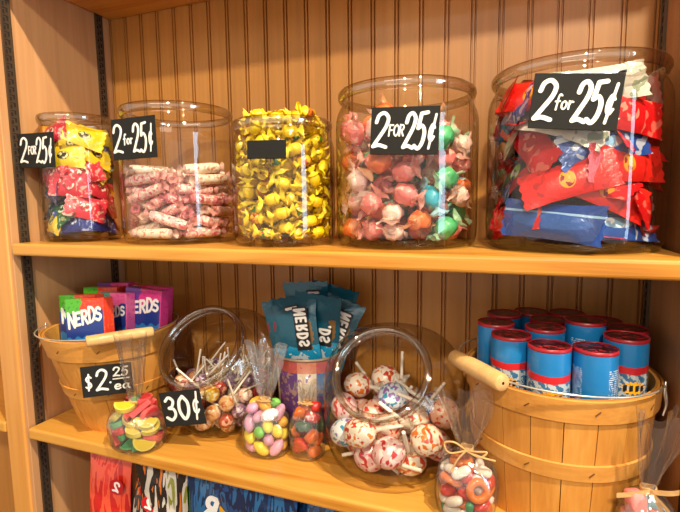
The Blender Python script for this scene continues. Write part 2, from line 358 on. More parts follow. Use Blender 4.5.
        2,60,-120,174,1302,468,-106,-531,-699, 3,61,-491,65,1227,649,676,254,239, 3,62,-295,-475,1153,397,-872,-189,214, 3,63,586,-543,1409,458,764,170,422,
        6,64,741,198,1122,507,-546,-602,289, 2,65,187,757,1369,899,271,-316,136, 1,66,-575,-538,1518,687,-404,-245,-552, 0,67,176,-182,1286,941,-72,-73,323,
        3,68,291,392,1176,46,-84,-205,974, 0,69,-447,442,1249,85,266,-860,428, 4,70,-167,-758,1124,353,851,-104,375, 0,71,255,144,1338,152,-20,42,-987,
        3,72,387,575,1604,548,-773,-269,-174, 5,73,-53,409,1445,923,281,190,183, 5,74,-757,134,1472,307,445,-769,-341, 5,75,-241,-252,1377,238,-930,273,-65,
        0,77,-603,503,1596,350,320,-880,46, 1,78,-725,-302,1585,429,-560,-198,-681, 6,79,774,51,1365,586,-448,571,-361, 4,80,445,-309,1451,284,228,-804,-470,
        4,81,-250,742,1688,193,168,230,-939, 1,83,87,-657,1435,277,748,-558,-232, 3,84,558,358,1544,2,201,-868,454, 6,85,-397,246,1595,276,-669,-689,36,
        1,86,-300,-519,1572,59,-706,-39,-705, 0,87,519,12,1572,151,-491,665,-543, 2,88,53,218,1654,938,-147,200,244, 4,89,2,552,1704,124,-969,-213,-28,
        3,90,-479,-70,1705,246,-178,-160,939, 6,91,-81,-72,1536,77,427,-289,853, 4,92,102,-283,1595,781,418,275,374, 0,94,-106,-728,1699,66,783,-204,-583,
        1,95,404,-606,1648,334,235,-90,-908,],
    'J5': [
        5,0,690,-55,393,626,388,364,570, 6,1,499,468,364,266,281,548,742, 0,2,-238,689,395,-225,-34,523,822, 6,3,-668,310,364,-467,-297,547,628,
        1,4,-673,-421,388,-703,-529,367,301, 8,5,390,-590,315,-843,-464,-157,-222, 8,6,651,299,568,473,293,587,588, 7,8,-455,647,704,-226,-193,573,764,
        1,9,-741,26,705,-590,-393,488,510, 4,10,265,-674,701,-811,-536,-233,28, 5,11,746,-247,639,-548,-528,-234,-605, 0,12,755,85,947,481,424,388,662,
        7,13,437,625,947,113,295,601,734, 3,14,-229,715,907,-7,-169,543,822, 5,15,-676,261,968,-428,-301,360,772, 7,16,-615,-307,941,-811,-348,437,173,
        2,17,462,-632,989,-719,-622,-207,-230, 5,18,670,271,1315,504,288,590,561, 2,20,-442,546,1186,-306,-171,577,738, 1,21,-731,-18,1320,-565,-425,386,592,
        6,22,-492,-506,1276,-569,-629,14,530, 5,23,246,-699,1205,-751,-624,-41,-211, 6,24,597,-350,1234,-800,-386,-264,-377, 4,25,740,105,1574,320,519,323,724,
        0,26,525,544,1632,493,75,544,674, 1,28,-707,314,1629,-438,-330,527,649, 2,29,-719,-257,1632,-691,-460,424,362, 3,30,-186,-712,1483,-806,-528,-34,267,
        1,31,430,-670,1531,-743,-608,-237,-149, 4,32,697,278,1824,449,344,542,622, 6,33,158,678,1843,12,114,523,845, 8,35,-789,-68,1872,-607,-421,391,549,
        0,36,-500,-555,1818,-765,-509,151,365, 2,37,152,-688,1841,-746,-652,-30,-130, 3,38,645,-219,1817,-606,-517,-306,-521, 9,39,-256,-789,360,-742,-648,70,156,
        100,40,-117,-832,820,-772,-618,138,-62, 1,41,90,-411,168,851,-44,-23,-522, 4,42,43,254,158,962,-30,6,272, 5,44,-398,182,274,181,-954,237,-39,
        8,45,-452,-152,289,32,-360,-930,-64, 0,47,416,-146,352,40,-980,167,97, 4,48,413,143,473,979,24,69,-190, 6,49,248,-1,604,574,219,-27,-788,
        5,50,-387,210,582,251,-962,21,-109, 2,51,-423,-223,445,168,-977,8,-132, 1,52,137,-461,757,292,-16,-259,920, 3,53,-451,-22,640,26,-975,215,55,
        6,54,143,-46,756,982,4,-16,-188, 9,55,-82,-427,908,995,82,-41,-45, 8,56,28,97,889,57,962,-266,4, 0,57,117,413,902,122,952,-282,-9,
        7,58,-295,345,1051,966,231,-90,-76, 2,59,-68,-46,1013,162,-983,21,-84, 7,60,-150,-235,1126,124,982,-134,43, 5,61,-205,60,1159,128,984,-108,62,
        7,62,202,260,1286,966,-20,-73,-246, 0,63,-382,238,1267,992,63,-104,-18, 6,64,-433,-57,1326,994,54,25,-89, 8,65,-389,295,1466,983,57,60,166,
        9,66,-103,-143,1443,989,35,48,-133, 6,68,-300,-309,1607,15,-178,979,100, 2,70,-385,231,1780,80,973,217,18, 1,71,-465,9,1670,89,901,424,6,
        6,72,342,-194,1855,771,-124,-80,619, 2,75,-377,-209,1896,307,-1,76,949, 8,76,-257,376,1989,960,-79,-85,254, 6,77,-128,-73,2008,997,33,16,62,],
    'F1': [
        0,0,-787,-133,606,-673,-166,-704,-153, 0,1,-143,-797,837,-251,137,446,848, 0,3,799,132,820,454,-592,-495,446, 0,5,-551,-579,618,17,-522,522,675,
        0,7,-315,600,283,-278,-698,-319,578, 0,8,-185,-711,391,351,180,-775,-494, 0,9,216,-698,807,903,-404,-73,-129, 0,10,-552,592,807,-262,313,660,630,
        0,11,-420,-626,837,67,705,-377,597, 0,14,-731,123,383,586,-4,737,-337, 0,16,-301,-743,638,-94,824,-456,324, 0,17,-582,-96,772,612,68,39,-787,
        0,21,714,-271,492,324,-835,122,-428, 0,22,-43,-735,607,-581,191,499,615, 0,23,-727,351,741,497,-290,798,-181, 0,24,-676,-340,790,459,470,-752,-50,
        0,26,407,-601,353,-966,-218,-134,17, 0,27,-411,-142,180,444,796,300,-279, 0,28,791,60,570,649,-637,204,-363, 0,30,633,422,434,128,738,662,34,
        0,31,723,-58,351,-554,-651,-484,187, 0,32,45,244,180,702,284,130,640, 0,35,259,-739,513,-369,211,-635,645, 0,36,384,-183,180,-422,-522,639,376,
        0,37,-471,366,696,-260,-619,105,-734, 0,38,785,-160,710,-761,539,328,149, 0,39,661,-404,735,-786,487,380,-24, 0,42,741,304,636,788,-278,227,500,
        0,44,-546,571,549,-169,-230,-611,738, 0,45,-116,-557,196,-178,609,-682,365, 0,46,598,-502,503,-381,623,-130,-671, 0,47,291,744,616,671,-439,533,270,
        0,48,-348,-446,196,852,-67,291,-430, 0,50,62,-700,316,89,327,-599,-725, 0,52,467,-654,668,-253,-424,-111,862, 0,53,605,-261,263,-788,333,-245,457,
        0,54,569,-115,846,-698,-300,510,-402, 0,55,-54,-500,712,-616,707,-155,-310, 0,56,322,-430,181,574,-624,-37,529, 0,58,806,-76,975,827,-408,-183,-340,
        0,59,53,784,529,82,-499,233,830, 0,60,-303,-306,405,-819,-259,-498,-119, 0,62,426,-349,403,641,707,-93,284, 0,64,604,348,875,788,480,-304,-238,
        0,65,-797,104,710,266,-399,-831,282, 0,66,-97,-458,431,622,5,695,-361, 0,71,148,-464,365,-335,49,-862,378, 0,72,550,577,765,871,-122,-283,382,
        0,73,459,-91,406,-396,-642,-297,585, 0,74,-43,-207,393,-240,-910,-273,197, 0,75,62,-310,180,-406,-651,469,437, 0,76,-128,796,710,605,-127,-728,295,
        0,77,88,-334,577,0,-32,-908,418, 0,78,-171,241,318,-671,485,-513,-227, 0,79,213,-214,385,-665,51,-703,246, 0,80,707,191,364,-758,128,-589,-247,
        0,83,291,60,663,316,-53,-499,-806, 0,84,-691,-378,534,-9,-17,996,-93, 0,86,-568,101,590,-529,-283,-788,137, 0,87,117,218,526,105,-589,-183,780,
        0,88,292,-490,574,-419,-431,62,797, 0,89,-252,-52,395,-740,111,-389,-538, 0,90,-154,-251,618,-22,-568,-515,642, 0,91,-167,554,624,-154,946,80,-272,
        0,92,543,15,623,-603,61,-703,373, 0,93,96,-79,571,724,-332,131,590, 0,94,198,600,426,-60,920,-84,-378, 0,95,383,-218,620,-537,421,-350,642,
        0,97,-121,309,559,-30,932,12,-360, 0,98,191,-179,790,-178,237,-954,-35, 0,99,486,280,654,-312,421,-136,-841, 0,100,75,462,620,-704,-163,-642,256,
        0,101,-514,-195,492,349,-36,914,203, 0,102,-335,168,499,-262,697,-499,-444, 0,103,184,278,769,-450,814,299,212, 0,104,64,49,794,155,396,-82,-901,
        0,105,181,-438,802,553,-550,623,60, 0,106,322,495,674,-873,-178,-408,198, 0,107,456,118,855,283,878,-265,-282, 0,108,-266,441,835,-99,6,-979,-179,
        0,109,-346,-66,637,-248,-590,-497,587, 0,110,361,725,864,93,-689,-685,218, 0,111,-121,57,613,282,-400,848,-206, 0,112,88,668,775,840,-43,213,497,
        0,113,-432,-299,711,93,746,-251,-610, 0,114,-161,-91,822,-285,-77,-726,621, 0,115,-218,-352,848,316,-276,854,308, 0,116,-72,270,810,-154,593,176,-770,
        0,117,-307,158,763,-280,-307,-884,216,],
    'F2': [
        0,0,669,-88,415,273,695,-609,-266, 0,1,-229,-466,282,-56,144,784,-602, 0,2,-623,357,504,63,-409,-752,-513, 0,3,-521,-51,284,-266,22,532,-803,
        0,4,420,304,282,725,664,-7,181, 0,5,61,-25,282,897,-370,-151,192, 0,6,345,-388,282,309,626,643,-315, 0,7,-758,-22,732,249,-218,-728,600,
        0,8,-219,341,282,-376,400,-831,-87, 0,9,-284,78,656,-274,-164,816,482, 0,10,307,49,666,-182,507,-833,-131, 0,11,-8,-292,652,976,142,-136,-90,
        0,12,-298,678,586,883,71,463,33, 0,13,123,-714,526,-90,931,-353,26, 0,14,27,403,768,-211,718,-559,-357, 0,15,117,640,382,130,-152,-480,854,
        0,16,589,-469,668,964,92,187,-162, 0,17,-668,369,965,4,-81,-981,177, 0,18,-287,-702,740,-29,248,-968,-38, 0,19,473,586,672,-148,873,220,-408,
        0,20,730,211,763,-560,744,58,-358, 0,21,2,0,1012,-62,680,-729,47, 0,22,-601,-419,552,-232,-88,-948,200, 0,23,-281,612,1044,7,-327,-944,-30,],
    'B1': [
        2,0,-212,-77,96,249,248,625,698, 1,1,273,-154,162,557,-706,-183,398, 1,2,213,-94,94,285,313,-659,-622, 1,3,-278,-164,168,768,-518,376,-28,
        2,4,242,84,143,346,-244,640,-641, 1,6,28,-153,165,504,-16,669,-546, 0,9,-14,-2,230,876,11,-199,439, 0,12,300,-4,222,110,895,402,-158,
        0,13,-70,-152,275,190,-725,659,-61, 1,14,-156,-180,334,158,-905,375,-122, 1,15,-231,-133,412,76,-972,-125,-184, 1,16,-226,31,382,453,684,516,-246,
        2,18,186,149,262,670,694,-260,52, 0,20,320,-18,370,222,-654,-720,69, 2,22,187,222,518,396,266,-690,545, 1,23,113,-184,359,254,83,-87,960,
        0,24,41,9,368,306,137,549,766, 1,26,35,74,579,134,-793,576,149, 0,27,24,-134,509,152,191,-125,962, 1,28,295,-108,488,343,-241,249,-873,
        2,30,51,-104,618,26,-660,721,208, 2,31,221,40,630,518,-373,697,-325, 2,32,-253,48,666,417,-72,888,178, 1,33,305,0,609,597,369,-489,-519,
        2,34,-223,-128,575,299,363,128,-873, 2,35,-100,113,689,333,523,733,280, 0,36,228,-120,722,314,-334,888,41, 0,37,-50,-157,720,189,-953,-230,50,
        1,38,78,136,748,838,-26,-10,-545,],
    'B2': [
        4,0,14,-9,108,5,-996,-57,-65, 1,1,206,120,114,844,335,-138,-396, 1,2,-216,-89,110,938,-33,58,-340, 3,3,-55,176,119,573,-809,128,-39,
        5,4,-1,-185,150,550,766,231,-240, 0,5,223,-100,141,191,-827,-393,-353, 1,7,-88,16,251,718,147,112,671, 0,8,115,-139,277,458,172,511,707,
        5,9,-210,-141,276,26,421,747,514, 2,10,230,119,289,332,-824,424,-174, 3,11,-251,23,434,809,-344,404,253, 5,12,-40,-153,379,606,-687,206,-345,
        0,13,39,192,344,608,-381,666,203, 5,14,-62,68,420,402,761,-483,-160, 0,15,222,-50,388,145,269,835,458, 3,16,228,122,471,408,69,495,764,
        4,17,-208,-136,506,522,-582,582,222, 0,18,97,-119,502,415,777,-342,-327, 4,19,47,125,543,195,425,748,471, 3,20,-175,129,550,310,879,-293,214,
        2,21,138,-142,679,514,-819,-256,3, 1,22,205,45,638,744,-144,-527,384, 3,23,-190,112,741,314,277,-550,-723, 2,24,-56,-117,610,598,-326,-278,677,
        0,25,-178,-114,726,132,-919,217,-303, 4,26,54,155,731,173,37,970,-165, 3,27,-32,-5,773,692,-677,247,44,],
    'B3': [
        1,0,132,-47,112,604,488,418,472, 3,1,135,57,270,723,112,-8,-682, 2,2,-149,-36,153,629,11,-622,465, 0,3,-34,89,104,40,-861,507,-4,
        2,4,-39,-148,240,255,-208,-578,-746, 1,5,-64,136,269,27,-996,1,-86, 2,6,-168,-15,381,40,-724,680,113, 2,7,126,-112,373,402,-136,798,-428,
        0,8,-9,21,461,565,-21,-736,374, 3,9,133,106,477,273,-708,327,563, 3,10,-9,-142,520,18,37,-219,-975, 0,11,97,-30,635,21,81,-967,242,
        0,12,-72,106,652,60,-217,974,18, 3,13,-93,-96,687,336,-362,378,783, 3,14,128,51,777,696,404,-501,-319,],
    'B4': [
        0,0,-237,88,99,405,-433,587,-551, 2,2,236,-78,112,582,617,278,451, 0,3,-143,-168,98,742,-658,29,125, 0,4,-265,-48,203,588,56,-62,804,
        1,5,252,106,141,262,-473,-211,814, 1,6,63,-221,105,82,156,-918,356, 4,7,-233,-77,76,224,-121,-25,-967, 0,9,-87,-23,96,792,538,-116,-266,
        2,10,116,2,94,876,-31,14,482, 2,11,201,-172,231,170,-348,917,91, 3,12,227,73,284,850,206,-391,-287, 0,15,-29,192,230,672,-477,535,-189,
        0,16,-208,100,241,316,67,632,704, 3,17,-2,-61,209,15,-45,-996,-79, 4,18,64,-256,241,468,555,-475,497, 0,19,-124,-224,253,154,-224,72,960,
        2,20,-209,-114,322,132,-304,701,-632, 3,21,155,-210,440,590,-770,-29,242, 2,22,-263,91,371,492,-308,506,-638, 0,23,138,-49,342,417,190,627,630,
        2,24,16,-137,320,102,-59,-771,626, 3,25,-173,-110,462,814,-96,237,522, 2,27,262,-10,463,740,40,-263,618, 1,28,-248,124,509,851,78,73,514,
        3,30,-40,108,430,850,321,-282,308, 3,31,-78,122,608,38,965,-257,39, 1,32,-45,-215,634,801,517,-220,207, 4,33,221,177,453,856,326,386,-105,
        1,35,90,-68,462,22,-272,-248,930, 2,36,8,-112,560,593,-436,-668,111, 0,37,-175,-66,568,368,62,274,886, 1,38,145,135,544,148,666,594,427,
        0,39,192,-24,596,189,-21,-426,885,],
    'B5': [
        1,0,-116,-55,116,539,27,41,841, 1,1,87,85,129,522,546,-481,-445, 3,2,157,59,344,484,-619,348,-512, 2,3,-67,109,288,149,-898,409,-71,
        2,4,43,-142,257,981,33,181,-64, 2,5,-147,-31,420,151,-740,643,128, 0,6,40,105,549,224,-25,-808,-545, 3,7,69,-136,494,617,-259,734,111,
        1,8,-122,-68,651,672,11,-700,240,],
}
def unpack(t):
    out = []
    for i in range(0, len(t), 9):
        q = t[i:i+9]
        out.append([q[0]] + [x/1e4 for x in q[2:5]] + [x/1000 for x in q[5:9]] + [q[1]])
    return out
DATA = {k: unpack(t) for k, t in POSES.items()}
# ------------------------------------------------------------------ materials
def new_mat(name):
    m = bpy.data.materials.new(name); m.use_nodes = True; nt = m.node_tree; nt.nodes.clear()
    out = nt.nodes.new('ShaderNodeOutputMaterial'); return m, nt, out
def srgb(h):
    if isinstance(h, str):
        c = [int(h[i:i+2], 16)/255 for i in (0, 2, 4)]
    else: c = [x/255 for x in h]
    return tuple((x/12.92 if x <= .04045 else ((x+.055)/1.055)**2.4) for x in c) + (1,)
class N:
    """tiny helper around a node tree"""
    def __init__(s, nt): s.nt = nt
    def n(s, t, **kw):
        x = s.nt.nodes.new(t)
        for k, v in kw.items(): setattr(x, k, v)
        return x
    def l(s, a, b): s.nt.links.new(a, b)
    def val(s, sock, v):
        if hasattr(v, 'is_linked'): s.l(v, sock)
        else: sock.default_value = v
    def math(s, op, a, b=0.0, c=None):
        x = s.n('ShaderNodeMath', operation=op); s.val(x.inputs[0], a); s.val(x.inputs[1], b)
        if c is not None: s.val(x.inputs[2], c)
        return x.outputs[0]
    def mix(s, f, a, b):
        x = s.n('ShaderNodeMix', data_type='RGBA'); s.val(x.inputs[0], f); s.val(x.inputs[6], a); s.val(x.inputs[7], b); return x.outputs[2]
    def obj(s, scale=(1, 1, 1), rot=(0, 0, 0), loc=(0, 0, 0)):
        t = s.n('ShaderNodeTexCoord'); m = s.n('ShaderNodeMapping'); s.l(t.outputs['Object'], m.inputs[0])
        m.inputs['Scale'].default_value = scale; m.inputs['Rotation'].default_value = rot; m.inputs['Location'].default_value = loc
        return m.outputs[0]
    def xyz(s, v):
        x = s.n('ShaderNodeSeparateXYZ'); s.l(v, x.inputs[0]); return x.outputs
    def noise(s, v, sc, det=3, dist=0, rough=.5):
        x = s.n('ShaderNodeTexNoise'); s.l(v, x.inputs['Vector']); x.inputs['Scale'].default_value = sc
        x.inputs['Detail'].default_value = det; x.inputs['Distortion'].default_value = dist; x.inputs['Roughness'].default_value = rough
        return x.outputs['Fac']
    def ramp(s, f, stops):
        x = s.n('ShaderNodeValToRGB'); s.l(f, x.inputs[0]); e = x.color_ramp.elements
        while len(e) < len(stops): e.new(.5)
        for k, (p, c) in enumerate(stops): e[k].position = p; e[k].color = c
        return x.outputs[0]
    def bump(s, h, st, d=.001):
        x = s.n('ShaderNodeBump'); s.l(h, x.inputs['Height']); x.inputs['Strength'].default_value = st; x.inputs['Distance'].default_value = d
        return x.outputs[0]
    def bsdf(s, col, rough=.5, spec=.5, metal=0.0, coat=0.0, normal=None, trans=0.0, sss=0.0, emit=None):
        p = s.n('ShaderNodeBsdfPrincipled'); s.val(p.inputs['Base Color'], col); s.val(p.inputs['Roughness'], rough)
        p.inputs['Specular IOR Level'].default_value = spec; p.inputs['Metallic'].default_value = metal
        p.inputs['Coat Weight'].default_value = coat; p.inputs['Coat Roughness'].default_value = .08
        p.inputs['Transmission Weight'].default_value = trans
        if sss:
            p.inputs['Subsurface Weight'].default_value = sss; p.inputs['Subsurface Radius'].default_value = (1, .5, .3); p.inputs['Subsurface Scale'].default_value = .004
        if normal is not None: s.l(normal, p.inputs['Normal'])
        return p.outputs[0]
def plain(name, col, rough=.5, spec=.5, metal=0.0, coat=0.0, bump=0.0, bs=300, sss=0.0, var=0.0):
    m, nt, out = new_mat(name); g = N(nt); v = g.obj(); nrm = None; c = srgb(col)
    nz = g.noise(v, bs, 3)
    if bump: nrm = g.bump(nz, bump, .0006)
    if var:
        c = g.mix(g.noise(v, bs*.35, 2), srgb(col), tuple(x*(1-var) for x in srgb(col)[:3]) + (1,))
    g.l(g.bsdf(c, rough, spec, metal, coat, nrm, sss=sss), out.inputs[0]); return m
def wood(name, stops, axis='X', sc=1.0, rough=.42, fine=.25, coat=.15, stretch=14):
    m, nt, out = new_mat(name); g = N(nt)
    k = {'X': (1/stretch, 1, 1), 'Y': (1, 1/stretch, 1), 'Z': (1, 1, 1/stretch)}[axis]
    v = g.obj(scale=tuple(q*sc for q in k))
    big = g.noise(v, 16, 4, 1.6, .55)
    fib = g.noise(g.obj(scale=tuple(q*sc*(.45 if q < 1 else 1) for q in k)), 190, 3, .2)
    f = g.math('ADD', g.math('MULTIPLY', big, 1-fine), g.math('MULTIPLY', fib, fine))
    col = g.ramp(f, [(p, srgb(c)) for p, c in stops])
    g.l(g.bsdf(col, rough, .4, 0, coat, g.bump(fib, .12, .0008)), out.inputs[0]); return m
def thin_glass(name, tint, edge, f0=.07, rough=.015, bump=None, power=3.0, haze=0.0):
    """thin clear sheet: what passes straight through, plus Fresnel reflection, darker where seen edge-on"""
    m, nt, out = new_mat(name); g = N(nt)
    geo = g.n('ShaderNodeNewGeometry')
    d = g.n('ShaderNodeVectorMath', operation='DOT_PRODUCT'); nrm = None
    if bump:
        nrm = g.bump(g.noise(g.obj(scale=bump[2]), bump[0], 3, .8), bump[1], .004)
        g.l(nrm, d.inputs[0])
    else: g.l(geo.outputs['Normal'], d.inputs[0])
    g.l(geo.outputs['Incoming'], d.inputs[1])
    fac = g.math('SUBTRACT', 1.0, g.math('ABSOLUTE', d.outputs['Value']))
    fr = g.math('ADD', f0, g.math('MULTIPLY', g.math('POWER', fac, 5.0), .75))
    t = g.n('ShaderNodeBsdfTransparent'); g.l(g.mix(g.math('POWER', fac, power), srgb(tint), srgb(edge)), t.inputs[0])
    gl = g.n('ShaderNodeBsdfGlossy'); gl.inputs['Roughness'].default_value = rough
    if nrm is not None: g.l(nrm, gl.inputs['Normal'])
    mx = g.n('ShaderNodeMixShader'); g.l(fr, mx.inputs[0]); g.l(t.outputs[0], mx.inputs[1]); g.l(gl.outputs[0], mx.inputs[2])
    if haze:
        df = g.n('ShaderNodeBsdfDiffuse'); df.inputs['Color'].default_value = (.9, .9, .9, 1); m2 = g.n('ShaderNodeMixShader'); m2.inputs[0].default_value = haze
        g.l(mx.outputs[0], m2.inputs[1]); g.l(df.outputs[0], m2.inputs[2]); mx = m2
    g.l(mx.outputs[0], out.inputs[0]); return m
def solid_glass(name, col, ior=1.45, rough=.0):
    m, nt, out = new_mat(name); g = N(nt); b = g.n('ShaderNodeBsdfGlass'); b.inputs['Color'].default_value = srgb(col)
    b.inputs['IOR'].default_value = ior; b.inputs['Roughness'].default_value = rough
    g.l(b.outputs[0], out.inputs[0]); return m
def wrapper(name, base, logo=None, ink=None, logo_r=(.3, .55), half=(.029, .018), rough=.3, metal=0.0, stripe=None, squig=60):
    """printed pack: base colour, an oval emblem at the centre with ink marks, optional stripe along the pack"""
    m, nt, out = new_mat(name); g = N(nt); v = g.obj(); x, y, z = g.xyz(v)
    col = srgb(base)
    if stripe:
        s = g.math('LESS_THAN', g.math('ABSOLUTE', g.math('SUBTRACT', g.math('DIVIDE', y, half[1]), stripe[1])), stripe[2]); col = g.mix(s, col, srgb(stripe[0]))
    if logo:
        ex = g.math('POWER', g.math('DIVIDE', x, half[0]*logo_r[0]), 2.0); ey = g.math('POWER', g.math('DIVIDE', y, half[1]*logo_r[1]), 2.0)
        r = g.math('ADD', ex, ey); col = g.mix(g.math('LESS_THAN', r, 1.0), col, srgb(logo))
        if ink:
            nz = g.noise(g.obj(scale=(1, .55, .1)), squig*4, 1, .5)
            col = g.mix(g.math('MULTIPLY', g.math('LESS_THAN', r, .75), g.math('GREATER_THAN', nz, .52)), col, srgb(ink))
    if ink:
        nz = g.noise(g.obj(scale=(1, 1, .2)), squig*2.2, 1, .3)
        msk = g.math('MULTIPLY', g.math('GREATER_THAN', nz, .6), g.math('GREATER_THAN', g.math('ABSOLUTE', g.math('DIVIDE', x, half[0])), .42))
        col = g.mix(g.math('MULTIPLY', msk, .55), col, srgb(ink))
    nrm = g.bump(g.noise(v, 160, 3, .6), .5, .0015)
    g.l(g.bsdf(col, rough, .6, metal, .25, nrm), out.inputs[0]); return m
def speckle(name, base, inks, sc=120, rough=.32, thr=.56, sss=0.0, alpha=None):
    """wrapped candy with printed blots"""
    m, nt, out = new_mat(name); g = N(nt); col = srgb(base)
    for k, ink in enumerate(inks):
        nz = g.noise(g.obj(loc=(k*.37, k*.71, k*.13)), sc, 1, .4)
        col = g.mix(g.math('GREATER_THAN', nz, thr), col, srgb(ink))
    nrm = g.bump(g.noise(g.obj(), 240, 3, .8), .55, .0012)
    g.l(g.bsdf(col, rough, .6, 0, .3, nrm, sss=sss), out.inputs[0]); return m
def film_end(name, col, a=.55, rough=.25):
    """translucent twisted wrapper end"""
    m, nt, out = new_mat(name); g = N(nt); nrm = g.bump(g.noise(g.obj(), 260, 2, .6), .6, .0012)
    p = g.bsdf(srgb(col), rough, .6, 0, .2, nrm); t = g.n('ShaderNodeBsdfTransparent'); mx = g.n('ShaderNodeMixShader')
    mx.inputs[0].default_value = a; g.l(t.outputs[0], mx.inputs[1]); g.l(p, mx.inputs[2]); g.l(mx.outputs[0], out.inputs[0]); return m

W_SHELF = wood('oak_shelf', [(.30, 'a06019'), (.40, 'c5852f'), (.52, 'd69d44'), (.64, 'cf933b'), (.78, 'e5b96a')], 'X', 1.0, .38, .2, .25, 16)
W_BEAD = wood('beadboard', [(.25, 'b37c39'), (.5, 'ca8d45'), (.75, 'd99e52')], 'Z', .8, .42, .3, .2, 18)
W_SIDE = wood('side_panel', [(.25, 'aa7b50'), (.5, 'be8e5f'), (.78, 'cf9d6c')], 'Z', .9, .5, .35, .08, 16)
W_STILE = wood('oak_stile', [(.25, 'b06f2a'), (.45, 'd39345'), (.65, 'e0a659'), (.8, 'eab873')], 'Z', 1.0, .4, .2, .2, 16)
W_BASK = wood('basket_slat', [(.25, 'b8742a'), (.5, 'd1903f'), (.75, 'dfa455')], 'Z', 1.2, .5, .3, .05, 12)
W_HOOP = wood('basket_hoop', [(.25, 'bd7a30'), (.5, 'd59747'), (.75, 'e2ab5e')], 'X', 1.2, .5, .3, .05, 6)
W_GRIP = wood('grip_wood', [(.3, 'c99a58'), (.6, 'ddb277'), (.8, 'e8c68f')], 'X', 1.5, .45, .25, .1, 6)
M_STEEL = plain('aged_metal', '6b5b48', .45, .5, .8, 0, .15, 400)
M_SLOT = plain('slot_dark', '14100c', .8)
M_GLASS = thin_glass('jar_glass', 'fbfaf6', 'bdb19b', .08)
M_LIP = thin_glass('lip_glass', 'f8f5ee', 'b9ad98', .20, .03, None, 1.8)
M_FILM = thin_glass('cellophane', 'fdfdfc', 'e4e0da', .17, .06, (34, 1.0, (1, 1, .35)), 2.0, .022)
M_CARD = plain('chalk_card', '222220', .75, .25, 0, 0, .15, 500, var=.25)
M_CHALK = plain('chalk_paint', 'f1efe8', .7, .3, 0, 0, .3, 700)
M_STAPLE = plain('dark_staple', '6a4322', .5)
M_WIRE = plain('bail_wire', 'd9d4c8', .3, .6, .7)
M_RAFFIA = wood('raffia', [(.3, 'b98a4e'), (.6, 'd8ae72'), (.8, 'e6c590')], 'X', 2, .7, .4, 0, 8)
M_STICK = plain('paper_stick', 'f3ecdf', .55, .4)
M_WHITE = plain('print_white', 'f4f2ee', .4, .5)

# ------------------------------------------------------------------ hand lettering
GL = {
 '2': [[(.04, .74), (.12, .93), (.34, 1), (.55, .86), (.5, .62), (.28, .34), (.02, .04)], [(.02, .04), (.28, .08), (.6, .02)]],
 '5': [[(.6, .99), (.22, .96)], [(.22, .96), (.13, .56)], [(.13, .56), (.36, .63), (.55, .46), (.5, .17), (.28, .0), (.03, .08)]],
 '3': [[(.06, .86), (.28, 1), (.52, .84), (.42, .6), (.22, .53)], [(.22, .53), (.5, .46), (.56, .2), (.32, 0), (.03, .12)]],
 '0': [[(.3, 1), (.08, .78), (.05, .35), (.28, 0), (.52, .25), (.54, .7), (.3, 1)]],
 'c/': [[(.5, .58), (.32, .7), (.12, .52), (.14, .26), (.34, .17), (.52, .3)], [(.46, 1.0), (.22, -.08)]],
 'f': [[(.52, .92), (.36, 1), (.24, .8), (.22, .3), (.2, -.05)], [(.04, .52), (.42, .55)]],
 'o': [[(.26, .55), (.06, .4), (.08, .12), (.28, .02), (.46, .2), (.44, .44), (.26, .55)]],
 'r': [[(.08, .55), (.1, .02)], [(.1, .3), (.24, .52), (.42, .5)]],
 'F': [[(.1, 1), (.1, 0)], [(.1, .97), (.5, .97)], [(.1, .52), (.42, .52)]],
 'O': [[(.3, 1), (.06, .75), (.06, .28), (.3, 0), (.54, .28), (.54, .75), (.3, 1)]],
 'R': [[(.1, 1), (.1, 0)], [(.1, .98), (.42, .95), (.5, .72), (.38, .53), (.1, .5)], [(.26, .5), (.54, 0)]],
 '$': [[(.5, .8), (.3, .9), (.1, .76), (.18, .56), (.42, .44), (.5, .24), (.3, .1), (.08, .2)], [(.3, 1.05), (.28, -.05)]],
 '.': [[(.1, .06), (.13, .06)]],
 'e': [[(.08, .3), (.44, .36), (.4, .55), (.2, .58), (.05, .36), (.12, .08), (.32, .02), (.48, .14)]],
 'a': [[(.46, .5), (.24, .58), (.06, .36), (.1, .1), (.28, .06), (.44, .3)], [(.46, .55), (.44, .16), (.56, .04)]],
 '_': [[(0, 0), (1, .02)]],
 'N': [[(.08, 0), (.08, 1)], [(.08, 1), (.52, 0)], [(.52, 0), (.52, 1)]],
 'E': [[(.1, 0), (.1, 1)], [(.1, 1), (.5, 1)], [(.1, .5), (.44, .52)], [(.1, 0), (.5, 0)]],
 'D': [[(.1, 0), (.1, 1)], [(.1, 1), (.4, .9), (.56, .5), (.4, .1), (.1, 0)]],
 'S': [[(.5, .84), (.3, 1), (.1, .84), (.16, .6), (.42, .45), (.5, .2), (.3, 0), (.06, .12)]],
}
LEVEL = [0]
